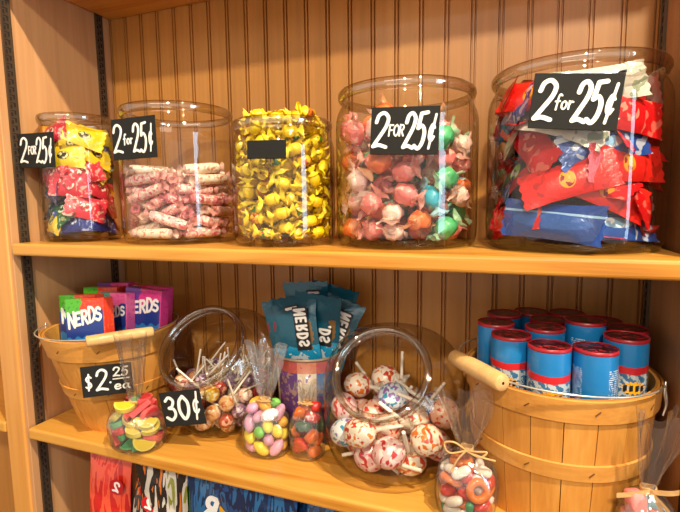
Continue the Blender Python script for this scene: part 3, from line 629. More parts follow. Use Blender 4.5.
def stroke(mb, pts, w, z, th, mi=0):
    """a flat rounded brush stroke of width w, th thick, lying at height z"""
    LEVEL[0] = (LEVEL[0] + 1) % 24; th = th + LEVEL[0]*1.6e-5
    P = catmull([(x, y, 0) for x, y in pts], 6) if len(pts) > 2 else [Vector((x, y, 0)) for x, y in pts]
    L, Rr = [], []
    for i, p in enumerate(P):
        t = (P[min(i+1, len(P)-1)] - P[max(i-1, 0)])
        t = t.normalized() if t.length > 1e-9 else Vector((1, 0, 0))
        n = Vector((-t.y, t.x, 0)); L.append(p + n*w/2); Rr.append(p - n*w/2)
    def cap(p, t, sgn):
        a0 = math.atan2(t.y, t.x)
        return [p + Vector((math.cos(a0 + sgn*PI/2 - sgn*PI*k/6), math.sin(a0 + sgn*PI/2 - sgn*PI*k/6), 0))*w/2 for k in range(1, 6)]
    m = len(P)
    for zz, fl in ((z+th, False), (z, True)):
        mb.grid([[(p.x, p.y, zz) for p in L], [(p.x, p.y, zz) for p in Rr]], mi, False, False, flip=not fl)
    mb.grid([[(p.x, p.y, z) for p in L], [(p.x, p.y, z+th) for p in L]], mi, False, False)
    mb.grid([[(p.x, p.y, z+th) for p in Rr], [(p.x, p.y, z) for p in Rr]], mi, False, False)
    for p in (P[0], P[-1]):
        n = 12; mb.add([(p.x + w/2*math.cos(2*PI*k/n), p.y + w/2*math.sin(2*PI*k/n), z+th-7e-6-3e-6*(p is P[0])) for k in range(n)], [list(range(n))], mi, False)
def lettering(items, z=.0, th=.0003, slant=.0):
    """items: (glyph, x, y, width scale, height, brush width) in the card's own plane"""
    mb = MB()
    for k, (ch, x, y, wd, h, bw) in enumerate(items):
        for st in GL[ch]:
            stroke(mb, [(x + px*wd + slant*py*h, y + py*h) for px, py in st], bw, z + k*2e-6, th)
    return mb
def price_card(w, h, items, loc, rot, label, slant=0.0, group='hand lettered price cards', k=1.0):
    items = [(c, x*k, y*k, wd*k, ht*k, b*k) for c, x, y, wd, ht, b in items]
    """card in its local XY plane (x right, y up, z towards the viewer)"""
    mb = MB(); mb.rbox((0, 0, -.0006), (w, h, .0012), .0004, 1, 0, smooth=False)
    o = mb.build('price_card', M_CARD); o.location = loc; o.rotation_euler = rot
    tag(o, label, 'price card', group)
    if items:
        lettering(items, .00005, .0003, slant).build('lettering', M_CHALK, o)
    return o

# ------------------------------------------------------------------ setting
XL, XR, PT = -.325, .652, .0406
def structure(name, mb, mats):
    o = mb.build(name, mats); o['kind'] = 'structure'; return o
def beadboard(x0, x1, y, z0, z1):
    """boards with a pair of fine grooves at every joint"""
    mb = MB(); prof = [(x0, 0)]
    k = math.ceil((x0 + .006)/PT)
    while k*PT < x1 - .004:
        c = k*PT
        for d in (-.0028, .0028):
            prof += [(c+d-.0017, 0), (c+d-.0011, .006), (c+d+.0011, .006), (c+d+.0017, 0)]
        k += 1
    prof.append((x1, 0))
    mb.grid([[(x, y+d, z0) for x, d in prof], [(x, y+d, z1) for x, d in prof]], 0, False, False)
    mb.box(((x0+x1)/2, y+.0125, (z0+z1)/2), (x1-x0, .01, z1-z0))
    return mb
structure('wall_back', beadboard(XL-.02, XR+.02, 0, .10, 2.15), W_BEAD)
structure('wall_left', MB().rbox((XL-.009, -.1205, 1.125), (.018, .239, 2.05), .001, 1, 0, smooth=False), W_SIDE)
structure('wall_right', MB().rbox((XR+.009, -.1205, 1.125), (.018, .239, 2.05), .001, 1, 0, smooth=False), W_SIDE)
structure('trim_1', MB().rbox((XL-.030, YF+.0095, 1.125), (.046, .019, 2.05), .0025, 2, 0, smooth=False), W_STILE)
structure('trim_2', MB().rbox((XR+.034, YF+.0095, 1.125), (.046, .019, 2.05), .0025, 2, 0, smooth=False), W_STILE)
M_FLOOR = wood('floor_boards', [(.3, '6b4a2c'), (.6, '80593a'), (.8, '936a48')], 'X', .4, .5)
structure('floor', MB().box((.2, -1.6, -.01), (6, 5, .02)), M_FLOOR)
M_CEIL = plain('ceiling_paint', 'c9b79c', .9)
structure('ceiling', MB().box((.2, -1.6, 2.96), (6, 5, .02)), M_CEIL)
structure('wall_left_bay', MB().box((-.80, .014, 1.125), (.86, .01, 2.05)), W_BEAD)
structure('wall_left_bay_side', MB().box((-1.22, -.12, 1.125), (.018, .24, 2.05)), W_SIDE)

def shelf(x0, x1, top, y0, label, th=.0205, round_=.004):
    mb = MB(); mb.rbox(((x0+x1)/2, (y0-.002)/2, top-th/2), (x1-x0, -y0-.002, th), round_, 3, 0, smooth=False)
    return tag(mb.build('wooden_shelf', W_SHELF), label, 'shelf', 'oak shelves')
shelf(XL+.0045, XR-.0045, ZU, YF-.001, 'oak shelf board carrying the five straight glass candy jars')
shelf(XL+.0045, XR-.0045, ZL, YF-.001, 'oak shelf board under the two baskets and tilted candy jars')
shelf(XL+.0045, XR-.0045, ZT+.0205, YF-.001, 'oak shelf board above the jars seen from below')
shelf(XL+.0045, XR-.0045, ZB, YF-.001, 'lowest oak shelf on which the tall licorice packs stand')
shelf(-1.2, XL-.055, ZL+.001, YF-.001, 'oak shelf end in the next bay beyond the left upright')

def standard(x, y, side, label):
    """slotted metal shelf standard, recessed channel with a double row of slots"""
    mb = MB(); z0, z1 = .12, 2.13; s = side
    mb.box((x + s*.0012, y, (z0+z1)/2), (.0024, .0165, z1-z0))
    for q in (-1, 1): mb.box((x + s*.0022, y + q*.0075, (z0+z1)/2), (.0032, .0016, z1-z0))
    z = z0 + .01
    while z < z1 - .01:
        if .8 < z < 1.8:
            mb.box((x + s*.0024, y - .0028, z), (.0006, .0028, .0062), 1); mb.box((x + s*.0024, y + .0028, z + .003), (.0006, .0028, .0062), 1)
            mb.box((x + s*.0026, y, z + .0064), (.0005, .0085, .0012), 1)
        z += .0127
    o = mb.build('shelf_standard', [M_STEEL, M_SLOT]); return tag(o, label, 'shelf standard', 'slotted metal shelf standards')
standard(XL, -.219, 1, 'slotted metal standard on the left side panel near its front edge')
standard(XL, -.030, 1, 'slotted metal standard on the left side panel by the back corner')
standard(XR, -.030, -1, 'slotted metal standard on the right side panel by the back corner')
standard(XR, -.219, -1, 'slotted metal standard on the right side panel near its front edge')
for _o in (o for o in list(COL.objects) if o.name.startswith('wooden_shelf')):
    pass

# ------------------------------------------------------------------ straight jars and what fills them
JTXT = {'J1': 'jar of mixed bright chew packets at the left end of the upper shelf', 'J2': 'wide glass jar half full of pink tablet candy rolls',
        'J3': 'short glass jar heaped with yellow twist-wrapped candies', 'J4': 'glass jar of pastel taffies in twisted wax paper',
        'J5': 'largest glass jar, full of red and blue candy packs, at the right end'}
def glass_jar(key):
    x, y, R_, H = JARS[key]; out, lip, inn = jar_profiles(R_, H)
    root = empty('glass_jar', (x, y, ZU)); tag(root, ('clear ' if key != 'J5' and key != 'J2' else '') + JTXT[key], 'candy jar', 'straight glass candy jars')
    mb = MB(); mb.lathe(out, 72); mb.lathe([(R_*.9, .0075), (R_*.6, .0068), (0, .0068)], 72); mb.build('jar_body', M_GLASS, root)
    lb = MB()
    ring = lip + [(R_*.9, H-.010), (R_*.905, H-.0135), lip[0]]
    lb.lathe(ring, 72); lb.build('jar_rim', M_LIP, root)
    return root
for k in JARS: glass_jar(k)

def pick(seed, table):
    t = random.Random(seed*7919 + 13).random(); a = 0
    for w, v in table:
        a += w
        if t < a: return v
    return table[-1][1]
YEL, RED = 'f2d21c', 'd8202a'
V = {   # variants: kind -> [(weight, (materials, label phrase))]
 'chew': [(.40, ([wrapper('chew_yellow', 'f0d022', '2d2a1c', 'f3e9a0', (.34, .4))], 'yellow chew packet in the left end glass jar')),
          (.30, ([wrapper('chew_pink', 'd62f45', 'a81528', 'f6d9c8', (.36, .45))], 'pinkish red chew packet in the left end glass jar')),
          (.14, ([wrapper('chew_green', '145d33', '0c4122', 'cfe8c4', (.36, .45))], 'dark green chew packet in the left end glass jar')),
          (.16, ([wrapper('chew_navy', '23358a', '162468', 'c5cdf0', (.36, .45))], 'navy blue chew packet in the left end glass jar'))],
 'roll': [(.5, ([speckle('roll_pink', 'f1d9cc', ['d4596a', 'e9a8a8'], 190, .3, .55), film_end('roll_end_pink', 'eaa7a0', .6)], 'pink printed tablet roll in the half full wide jar')),
          (.3, ([speckle('roll_cream', 'f3e0c6', ['d98c78', 'f7efe2'], 170, .3, .58), film_end('roll_end_cream', 'f0cdbf', .55)], 'cream tablet roll in the half full wide jar')),
          (.2, ([speckle('roll_rose', 'e08a8d', ['b8384d', 'f5dcd2'], 170, .3, .55), film_end('roll_end_rose', 'd98087', .65)], 'deep pink tablet roll in the half full wide jar'))],
 'yell': [(.6, ([plain('yellow_wrap', 'f3d61b', .3, .6, 0, .3, .6, 220), plain('yellow_fan', 'f6de2c', .32, .6, 0, .3, .6, 260)], 'yellow twist-wrapped candy in the short heaped jar')),
          (.22, ([speckle('yellow_red_print', 'f0cf1c', ['b5361c', '35701f'], 170, .3, .56), plain('yellow_fan_b', 'f2d824', .32, .6, 0, .3, .6, 260)], 'yellow twist candy with red printed middle in the short heaped jar')),
          (.18, ([speckle('caramel_print', 'c9701c', ['8f2f14', 'e9b51f'], 150, .3, .55), plain('yellow_fan_c', 'eed122', .32, .6, 0, .3, .6, 260)], 'yellow twist candy with caramel brown middle in the short heaped jar'))],
 'taffy': [(.32, ([speckle('taffy_pink', 'ee7d78', ['f6b5a8'], 90, .4, .6, .1), film_end('wax_pink', 'f2a89c', .62, .4)], 'coral pink taffy in the pastel taffy jar')),
           (.22, ([speckle('taffy_pale', 'f4cfc2', ['ee8a82', 'a9c7d4'], 90, .4, .64, .1), film_end('wax_pale', 'f3cdbb', .62, .4)], 'pale cream and pink taffy in the pastel taffy jar')),
           (.16, ([plain('taffy_orange', 'f0793c', .4, .5, 0, .2, .4, 160), film_end('wax_orange', 'f3b07c', .62, .4)], 'orange taffy in the pastel taffy jar')),
           (.19, ([plain('taffy_mint', '4fb878', .4, .5, 0, .2, .4, 160), film_end('wax_mint', 'a8d8b0', .6, .4)], 'mint green taffy in the pastel taffy jar')),
           (.11, ([plain('taffy_blue', '2fa5bd', .4, .5, 0, .2, .4, 160), film_end('wax_blue', '9fd2da', .6, .4)], 'turquoise blue taffy in the pastel taffy jar'))],
 'bar': [(.40, ([wrapper('bar_red', 'd9141d', 'c20d14', 'f08a7a', (.3, .6), (.049, .02), .26, 0, None, 34)], 'plain red candy pack in the largest jar')),
         (.16, ([wrapper('bar_red_gold', 'e0241f', 'e79a26', '8f1510', (.17, .5), (.049, .02), .26, 0, None, 34)], 'red candy pack with golden emblem in the largest jar')),
         (.15, ([wrapper('bar_blue', '1c50a8', '8fc0ea', 'e8f1fa', (.4, .35), (.049, .02), .24, .1, ('e9eef5', .75, .15), 34)], 'blue and silver candy pack in the largest jar')),
         (.16, ([wrapper('bar_black', '2a211d', '7db629', 'e9e2d0', (.22, .5), (.049, .02), .28, 0, ('b31b1b', -.7, .25), 34)], 'black candy pack with lime print in the largest jar')),
         (.13, ([wrapper('bar_white', 'd8d4cb', 'c8281f', '3c6e2a', (.3, .5), (.049, .02), .26, .2, None, 34)], 'silvery white candy pack in the largest jar'))],
}
V['longbar'] = [(1, ([wrapper('bar_long_blue', '17408f', '2458ab', None, (.8, .4), (.054, .022), .22, .1, ('8fb8e4', .42, .06), 30)], 'long royal blue candy bar pack in the largest jar'))]
GRP = {'J1': ('chew_packet', 'candy', 'chew packets in the left end jar'), 'J2': ('tablet_roll', 'candy roll', 'tablet rolls in the wide jar'),
       'J3': ('twist_candy', 'candy', 'twist candies in the short jar'), 'J4': ('taffy', 'taffy', 'taffies in the pastel jar'),
       'J5': ('candy_pack', 'candy pack', 'candy packs in the largest jar')}
KK = kinds(); MC = {}
EMB = next(q for q in range(5000, 6000) if 'golden' in pick(q + 31*ord('5'), V['bar'])[1])
def pose(o, rec, base):
    o.rotation_mode = 'QUATERNION'; o.location = Vector(base) + Vector(rec[1:4]); o.rotation_quaternion = Quaternion(rec[4:8])
for jar, kind in (('J1', 'chew'), ('J2', 'roll'), ('J3', 'yell'), ('J4', 'taffy'), ('J5', 'bar')):
    name, cat, grp = GRP[jar]; x, y, R_, H = JARS[jar]
    for rec in DATA[jar]:
        i = rec[8]; ti = rec[0]
        if ti == 100: ti = 0; i = EMB
        kd = 'longbar' if (kind == 'bar' and ti == 9) else kind
        mats, lab = pick(i + 31*ord(jar[1]), V[kd]); key = (kind, ti, lab)
        if key not in MC: MC[key] = KK[kind][ti][1].mesh(name, mats)
        o = link(name, MC[key]); pose(o, rec, (x, y, ZU)); tag(o, lab, cat, grp)

# ------------------------------------------------------------------ tilted fishbowl jars with lollipops
def fishbowl(key, label):
    x, y, R_, rm, sink = FB[key]
    root = empty('tilted_candy_jar', (x, y, ZL)); tag(root, label, 'candy jar', 'tilted glass candy jars')
    rows, Q, c, hm = fb_rows(R_, rm, sink, 72)
    mb = MB(); mb.grid(rows, 0, True); mb.build('jar_body', M_GLASS, root)
    L = MB(); n = 72; M = Matrix.Translation(c) @ Q
    sec = [(rm*.98 + .0058*math.cos(2*PI*k/10), hm + .001 + .0068*math.sin(2*PI*k/10)) for k in range(11)]
    L.lathe(sec, n, 0, M)
    sec2 = [(rm*1.0 + .0034*math.cos(2*PI*k/8), hm - .0125 + .0034*math.sin(2*PI*k/8)) for k in range(9)]
    L.lathe(sec2, n, 0, M)
    L.build('jar_rim', M_LIP, root)
    return root
fishbowl('F1', 'tilted round glass jar of small lollipops behind the 30 cent card')
fishbowl('F2', 'tilted round glass jar of large printed lollipops beside the big basket')
HV = {
 'F1': [(.3, ('d9a06a', ['b5672f', 'efd2ae'], 'caramel orange small lollipop in the jar behind the 30 cent card')),
        (.22, ('8d6a86', ['5f4363', 'cdb6c4'], 'purple small lollipop in the jar behind the 30 cent card')),
        (.16, ('e8bf3c', ['d98a1e', 'f5e6a8'], 'yellow small lollipop in the jar behind the 30 cent card')),
        (.18, ('e2b9a6', ['b0604f', 'f4e2d6'], 'pale pink small lollipop in the jar behind the 30 cent card')),
        (.14, ('b0402f', ['e9b199', '7d1f16'], 'red small lollipop in the jar behind the 30 cent card'))],
 'F2': [(.4, ('f3e6d2', ['e07a22', 'c43a26'], 'cream lollipop with orange and red print in the big lollipop jar')),
        (.25, ('f0b99c', ['d2372b', 'f7dcc8'], 'peach lollipop with red print in the big lollipop jar')),
        (.2, ('e9bfc0', ['c23036', 'f6e3e0'], 'pink lollipop with red print in the big lollipop jar')),
        (.15, ('d7e2ea', ['2e8fb4', '8f6bb0'], 'white lollipop with blue print in the big lollipop jar'))]}
for key, r, sl, sr, skirt, sc, nm in (('F1', .0130, .052, .0017, .8, 105, 'small_lollipop'), ('F2', .0232, .060, .0027, .62, 105, 'large_lollipop')):
    meshes = {}; x, y = FB[key][:2]
    for rec in DATA[key]:
        i = rec[8]; base, inks, lab = pick(i + 7*ord(key[1]), HV[key]); vs = i % 3; k = (vs, lab)
        if k not in meshes:
            h, s = lolly_mbs(vs, r, sl, sr, 1.0 if key == 'F1' else .86, skirt)
            m1 = speckle('lolly_' + key + base, base, inks, sc, .28, .57)
            meshes[k] = (h.mesh('candy_head', [m1, film_end('lolly_skirt', 'efe3d3', .45)]), s.mesh('stick', [M_STICK]))
        root = empty(nm); tag(root, lab, 'lollipop', 'small lollipops in the tilted jar' if key == 'F1' else 'large lollipops in the tilted jar')
        pose(root, rec, (x, y, ZL)); link('candy_head', meshes[k][0], root); link('stick', meshes[k][1], root)

# ------------------------------------------------------------------ cellophane gift bags
BAGPOS = {'B1': (-.091, -.226), 'B2': (.117, -.172), 'B3': (.183, -.160), 'B4': (.426, -.217), 'B5': (.615, -.230)}
BAGLAB = {'B1': 'clear bag of sugared fruit slices in front of the small basket', 'B2': 'clear bag of pastel candy almonds right of the small lollipop jar',
          'B3': 'small clear bag of red gummies in front of the patterned tub', 'B4': 'raffia-tied clear bag of white and orange gummies left of the big basket',
          'B5': 'raffia-tied clear bag of pink and blue candies at the right end'}
def gift_bag(key, topz, lean, flare, tie, seed):
    rx, ry, h, _ = BAGS[key]; x, y = BAGPOS[key]; root = empty('cellophane_bag', (x, y, ZL)); tag(root, BAGLAB[key], 'candy bag', 'tied cellophane candy bags')
    n = 72
    def wob(a, z):
        return (.03*math.sin(7*a+seed+z*60) + .02*math.sin(13*a-z*90+seed*2))*min(1, z/.02)
    rows = [bag_ring(r, z, rx, ry, n, wob) for r, z in bag_profile(rx, ry, h)]
    m = 9
    for k in range(1, m + 1):                              # gathered neck opening into a loose flat ruffle
        t = k/m; z = h + (topz-h)*t; row = []
        w = .2*rx + (flare-.2*rx)*t**.8; d = .2*ry + (flare*.35-.2*ry)*t
        for j in range(n):
            a = 2*PI*j/n
            pl = 1 + .22*math.sin(6*a+seed)*(1-.35*t) + .12*math.sin(11*a+seed*3+t*2)
            row.append((w*pl*math.cos(a) + lean[0]*t**1.3 + .004*t*math.sin(5*a+t*3), d*pl*math.sin(a) + lean[1]*t**1.3 + .005*t*math.sin(4*a+seed), z + .009*t*math.sin(3*a+seed) + .005*t*math.sin(8*a)))
        rows.append(row)
    MB().grid(rows, 0, True).build('bag_film', M_FILM, root)
    tb = MB(); rr = max(.2*rx, .007)
    for q in range(3):
        tb.tube([(rr*1.02*math.cos(2*PI*i/20), rr*.85*math.sin(2*PI*i/20), h + .0016*(q-1) + .0008*math.sin(i)) for i in range(20)], .0011, 6, closed=True)
    if tie == 'bow':
        for pts in ([(0, -rr, h), (-.014, -rr-.004, h+.010), (-.026, -rr-.004, h+.007), (-.020, -rr-.005, h-.004), (0, -rr-.001, h)],
                    [(0, -rr, h), (.012, -rr-.005, h+.003), (.024, -rr-.004, h+.004), (.016, -rr-.006, h-.003), (0, -rr-.001, h)],
                    [(0, -rr, h), (-.010, -rr-.008, h-.010), (-.016, -rr-.016, h-.022)], [(0, -rr, h), (.016, -rr-.006, h-.002), (.034, -rr-.006, h-.004)]):
            tb.tube(catmull(pts, 6), .0013, 6)
    elif tie == 'ribbon':
        for pts in ([(0, -rr, h), (.016, -rr-.004, h+.004), (.024, -rr-.006, h+.008)], [(0, -rr, h), (-.018, -rr-.006, h-.003), (-.032, -rr-.008, h-.006)],
                    [(0, -rr, h), (.012, -rr-.012, h-.018), (.022, -rr-.018, h-.036)], [(0, -rr, h), (.016, -rr-.012, h-.014), (.026, -rr-.016, h-.032)]):
            P = catmull(pts, 6); L = []
            for i, p in enumerate(P): L.append(([tuple(p+Vector((0, 0, .0028)))], [tuple(p-Vector((0, 0, .0028)))]))
            tb.grid([[a[0] for a, b in L], [b[0] for a, b in L]], 0); tb.grid([[tuple(Vector(a[0])+Vector((0, .0005, 0))) for a, b in L], [tuple(Vector(b[0])+Vector((0, .0005, 0))) for a, b in L]], 0, flip=True)
    else:
        tb.tube([(-.012, -rr-.001, h+.001), (0, -rr-.0015, h), (.014, -rr-.001, h+.002)], .0014, 6)
    tb.build('tie', M_RAFFIA, root)
    return root
gift_bag('B1', .186, (.024, -.026), .025, 'twist', 1.0)
gift_bag('B2', .165, (-.006, .012), .030, 'twist', 2.2)
gift_bag('B3', .112, (.002, -.004), .018, 'twist', 3.1)
gift_bag('B4', .160, (-.002, -.018), .030, 'bow', 4.4)
gift_bag('B5', .165, (.004, -.014), .020, 'ribbon', 5.2)
SU = dict(rough=.5, bump=.9, bs=900, sss=.2)
def jelly(name, c, sugar=False):
    return plain(name, c, .5 if sugar else .18, .5, 0, 0 if sugar else .4, .8 if sugar else .15, 900 if sugar else 120, .25, .15)
BV = {
 'B1': ('fruit_slice', 'candy', 'fruit slices in the bag by the small basket', None, [(.36, ('yellow', 'f0c92a', 'ecd85c')), (.34, ('red', 'd8323c', 'e2605c')), (.30, ('green', '2f8f55', '63b070'))], '{} sugared fruit slice in the bag before the small basket'),
 'B2': ('candy_almond', 'candy', 'candy almonds in the clear bag', None, [(.36, ('lilac pink', 'dfa2c0')), (.3, ('golden yellow', 'f0b83c')), (.16, ('lemon yellow', 'efdc45')), (.1, ('green', '7fce5a')), (.08, ('white', 'efe6e2'))], '{} candy almond in the bag of pastel almonds'),
 'B3': ('red_gummy', 'candy', 'gummies in the small red bag', None, [(.55, ('red', 'cc2a20')), (.25, ('orange', 'e06a24')), (.2, ('dark green', '27512c'))], '{} gummy in the small bag before the patterned tub'),
 'B4': ('gummy', 'candy', 'gummies in the raffia tied bag', {0: ('white', 'efe4d2'), 1: ('cream white', 'f3ebe0'), 2: ('red', 'cf3325'), 3: ('orange ring', 'ee7a1e'), 4: ('green', '2f8f5a')}, None, '{} gummy in the raffia-tied bag left of the big basket'),
 'B5': ('sour_gummy', 'candy', 'candies in the right end bag', None, [(.66, ('pink', 'e98c86')), (.34, ('pale blue', '7fb0bf'))], '{} sugared gummy in the raffia-tied bag at the right end')}
JM = {}
for key, (nm, cat, grp, bytype, table, lab) in BV.items():
    specs = BAGS[key][3](); x, y = BAGPOS[key]
    for rec in DATA[key]:
        c = bytype[rec[0]] if bytype else pick(rec[8] + 3*ord(key[1]), table)
        k = (key, rec[0], c[0])
        if k not in JM:
            sug = key in ('B1', 'B5'); mats = [jelly(nm + c[0], c[1], sug)]
            if len(c) > 2: mats.append(jelly(nm + c[0] + 'rind', c[2], True))
            if key == 'B2': mats = [plain('almond ' + c[0], c[1], .35, .5, 0, .25, .1, 200, .1)]
            JM[k] = specs[rec[0]][0].mesh(nm, mats)
        o = link(nm, JM[k]); pose(o, rec, (x, y, ZL)); tag(o, lab.format(c[0]), cat, grp)

# ------------------------------------------------------------------ bushel baskets
def grip(wire, p, d, L, r):
    mb = MB(); prof = [(0.0018, -L/2), (r*.8, -L/2), (r*.97, -L/2+.002), (r, -L*.3), (r*1.04, 0), (r, L*.3), (r*.97, L/2-.002), (r*.8, L/2), (.0018, L/2)]
    q = Vector((0, 0, 1)).rotation_difference(d).to_matrix().to_4x4(); mb.lathe(prof, 18, 0, Matrix.Translation(p) @ q)
    mb.build('handle_grip', W_GRIP, wire)
def basket(loc, rb, rt, H, label, hoop_h, mid, nst, grip_ang, ear_ang, seed, floor_z, wire_drop, skew=(0, 0), gl=.1, gr=.009):
    root = empty('bushel_basket', loc); tag(root, label, 'basket', 'slatted wooden bushel baskets')
    rad = lambda z: rb + (rt-rb)*(z/H)**.85
    class SM(MB):                                         # the hand-made basket leans a little: rings shift with height
        def build(s, *a, **k):
            s.v = [(x + skew[0]*z/H, y + skew[1]*z/H, z) for x, y, z in s.v]; return MB.build(s, *a, **k)
    rr = random.Random(seed); st = SM()
    for k in range(nst):
        a0 = 2*PI*k/nst + .0045; a1 = 2*PI*(k+1)/nst - .0045; off = rr.uniform(-.0006, .0006)
        rows_o, rows_i = [], []
        for i in range(9):
            z = H*i/8 * .995; r = rad(z) + off
            rows_o.append([(r*math.cos(a0+(a1-a0)*j/3), r*math.sin(a0+(a1-a0)*j/3), z) for j in range(4)])
            rows_i.append([((r-.0025)*math.cos(a0+(a1-a0)*j/3), (r-.0025)*math.sin(a0+(a1-a0)*j/3), z) for j in range(4)])
        st.grid(rows_o, 0); st.grid(rows_i, 0, flip=True)
        st.grid([[r[0] for r in rows_i], [r[0] for r in rows_o]], 0, flip=True); st.grid([[r[-1] for r in rows_o], [r[-1] for r in rows_i]], 0, flip=True)
        st.grid([rows_o[-1], rows_i[-1]], 0)
    st.build('staves', W_BASK, root)
    def hoop(name, z0, z1, t, inner=False):
        mb = SM(); r0, r1 = rad(z0), rad(z1); e = .0009 if not inner else -.0028
        s = 1 if not inner else -1
        prof = [(r0+e, z0), (r0+e+s*t, z0+.001), (r1+e+s*t, z1-.001), (r1+e, z1), (r0+e, z0)]
        mb.lathe(prof, 72, 0, smooth=False)
        if not inner:
            for k in range(10):
                a = 2*PI*k/10 + .3*seed; zz = (z0+z1)/2; r = (r0+r1)/2+e+t+.0004
                M = Matrix.Translation((r*math.cos(a), r*math.sin(a), zz)) @ Matrix.Rotation(a, 4, 'Z') @ Matrix.Rotation(.7, 4, 'X')
                mb.box((0, 0, 0), (.0008, .007, .0012), 1, M)
        mb.build(name, [W_HOOP, M_STAPLE], root)
    hoop('top_hoop', H-hoop_h, H+.001, .0028); hoop('inner_hoop', H-hoop_h*.9, H+.001, .0022, True); hoop('middle_hoop', mid, mid+.021, .0022)
    b = SM(); b.lathe([(0, .001), (rb-.003, .001), (rb-.003, .006), (0, .006)], 48, smooth=False); b.build('bottom', W_BASK, root)
    f = SM(); rf = rad(floor_z)-.006; f.lathe([(0, floor_z-.006), (rf, floor_z-.006), (rf, floor_z), (0, floor_z)], 48, smooth=False); f.build('inner_floor', W_BASK, root)
    # wire bail folded down over the rim, wooden grip at its middle
    ro = rt + .0055; pts = []
    n = 40
    for i in range(n + 1):
        t = i/n; a = ear_ang[0] + (ear_ang[1]-ear_ang[0])*t
        lift = math.sin(PI*t)
        pts.append((ro*math.cos(a)*(1+.06*lift), ro*math.sin(a)*(1+.06*lift), H + .004 + wire_drop*lift))
    gi = min(range(n+1), key=lambda i: abs(ear_ang[0]+(ear_ang[1]-ear_ang[0])*i/n - grip_ang))
    w = SM(); w.tube(pts, .0011, 6)
    for a in ear_ang:                                     # twisted ear loops stapled to the hoop
        ex, ey = ro*math.cos(a), ro*math.sin(a); tx, ty = -math.sin(a), math.cos(a)
        for sg in (-1, 1):
            w.tube(catmull([(ex, ey, H+.008), (ex+sg*.005*tx, ey+sg*.005*ty, H-.004), (ex+sg*.003*tx+.002*math.cos(a), ey+sg*.003*ty+.002*math.sin(a), H-.018), (ex+sg*.007*tx, ey+sg*.007*ty, H-.030)], 5), .0012, 6)
    wo = w.build('wire_bail', M_WIRE, root)
    gp = Vector(pts[gi]); tan = (Vector(pts[min(gi+1, n)]) - Vector(pts[max(gi-1, 0)])).normalized()
    gp = gp + Vector((skew[0], skew[1], 0))*(gp.z/H); grip(wo, gp, tan, gl, gr)
    return root

D_ = math.radians
basket((-.200, -.136, ZL), .077, .107, .173, 'small slatted bushel basket of candy boxes at the left end', .036, .066, 18, D_(324), (D_(204), D_(444)), 1.0, .092, .004, (-.005, -.022), .098, .0088)
basket((.531, -.1235, ZL), .097, .1135, .170, 'large slatted bushel basket of blue cans at the right end', .027, .072, 20, D_(219), (D_(90), D_(338)), 2.0, .118, .008, (0, 0), .098, .0108)

# ------------------------------------------------------------------ candy boxes in the small basket
def carton_mat(name, a, b):
    m, nt, out = new_mat(name); g = N(nt); v = g.obj(); x, y, z = g.xyz(v)
    edge = g.math('ADD', x, g.math('MULTIPLY', g.math('SUBTRACT', g.noise(v, 60, 2), .5), .02))
    ca = g.mix(g.math('GREATER_THAN', g.noise(g.obj(), 230, 2), .62), srgb(a[0]), srgb(a[1]))
    cb = g.mix(g.math('GREATER_THAN', g.noise(g.obj(), 210, 2), .62), srgb(b[0]), srgb(b[1]))
    g.l(g.bsdf(g.mix(g.math('GREATER_THAN', edge, -.006), ca, cb), .3, .5, 0, .4), out.inputs[0]); return m
GRN, ORG = ('52b52c', '2f8f2a'), ('e2402c', 'ee6a2c')
PUR, PNK = ('6a3f9e', '51308a'), ('d83c8c', 'b82a7c')
CM = {'green and red': carton_mat('carton_green_red', GRN, ORG), 'purple and pink': carton_mat('carton_purple_pink', PUR, PNK),
      'red and pink': carton_mat('carton_red_pink', ('c92a45', 'a81f3a'), PNK), 'teal and pink': carton_mat('carton_teal_pink', ('3d8f80', '2f7a70'), ('e0609a', 'd04088'))}
M_NAVY = plain('print_navy', '173a8c', .3, .5, 0, .4); M_SKY = plain('print_sky', '1f7fc4', .3, .5, 0, .4)
def carton(kind, loc, rot, label, w):
    h, d = .13, .022
    mb = MB(); mb.rbox((0, 0, h/2), (w, d, h), .0012, 1, 0, smooth=False)
    o = mb.build('candy_box', CM[kind], None, loc, rot); tag(o, label, 'candy box', 'candy boxes in the small basket')
    p = MB(); f = -d/2 - .0002; n = 24
    top = [(-w*.485 + w*.97*i/n, h*(.76 + .08*i/n + .035*math.sin(i/n*9))) for i in range(n+1)]
    bot = [(x, h*(.48 + .06*i/n + .02*math.sin(i*1.1))) for i, (x, _) in enumerate(top)]
    p.grid([[(x, f, z) for x, z in bot], [(x, f, z) for x, z in top]], 0, False, False)
    p.grid([[(x, f-.0001, .004) for x, _ in bot], [(x, f-.0001, z) for x, z in bot]], 1, False, False)
    lt = lettering([('N', -.043, .0, .034, .030, .0062), ('E', -.0235, .003, .028, .024, .0058), ('R', -.0065, .002, .03, .027, .0058), ('D', .0125, .003, .029, .030, .0058), ('S', .0305, .004, .028, .024, .0058)], 0, .0003, .12)
    M = Matrix.Translation((0, f-.0003, h*.66)) @ Matrix.Rotation(D_(90), 4, 'X') @ Matrix.Rotation(D_(9), 4, 'Z') @ Matrix.Scale(w/.1, 4)
    p.add(lt.v, lt.f, 2, False, M)
    p.build('front_print', [M_NAVY, M_SKY, M_WHITE], o); return o
FZ = ZL + .0925
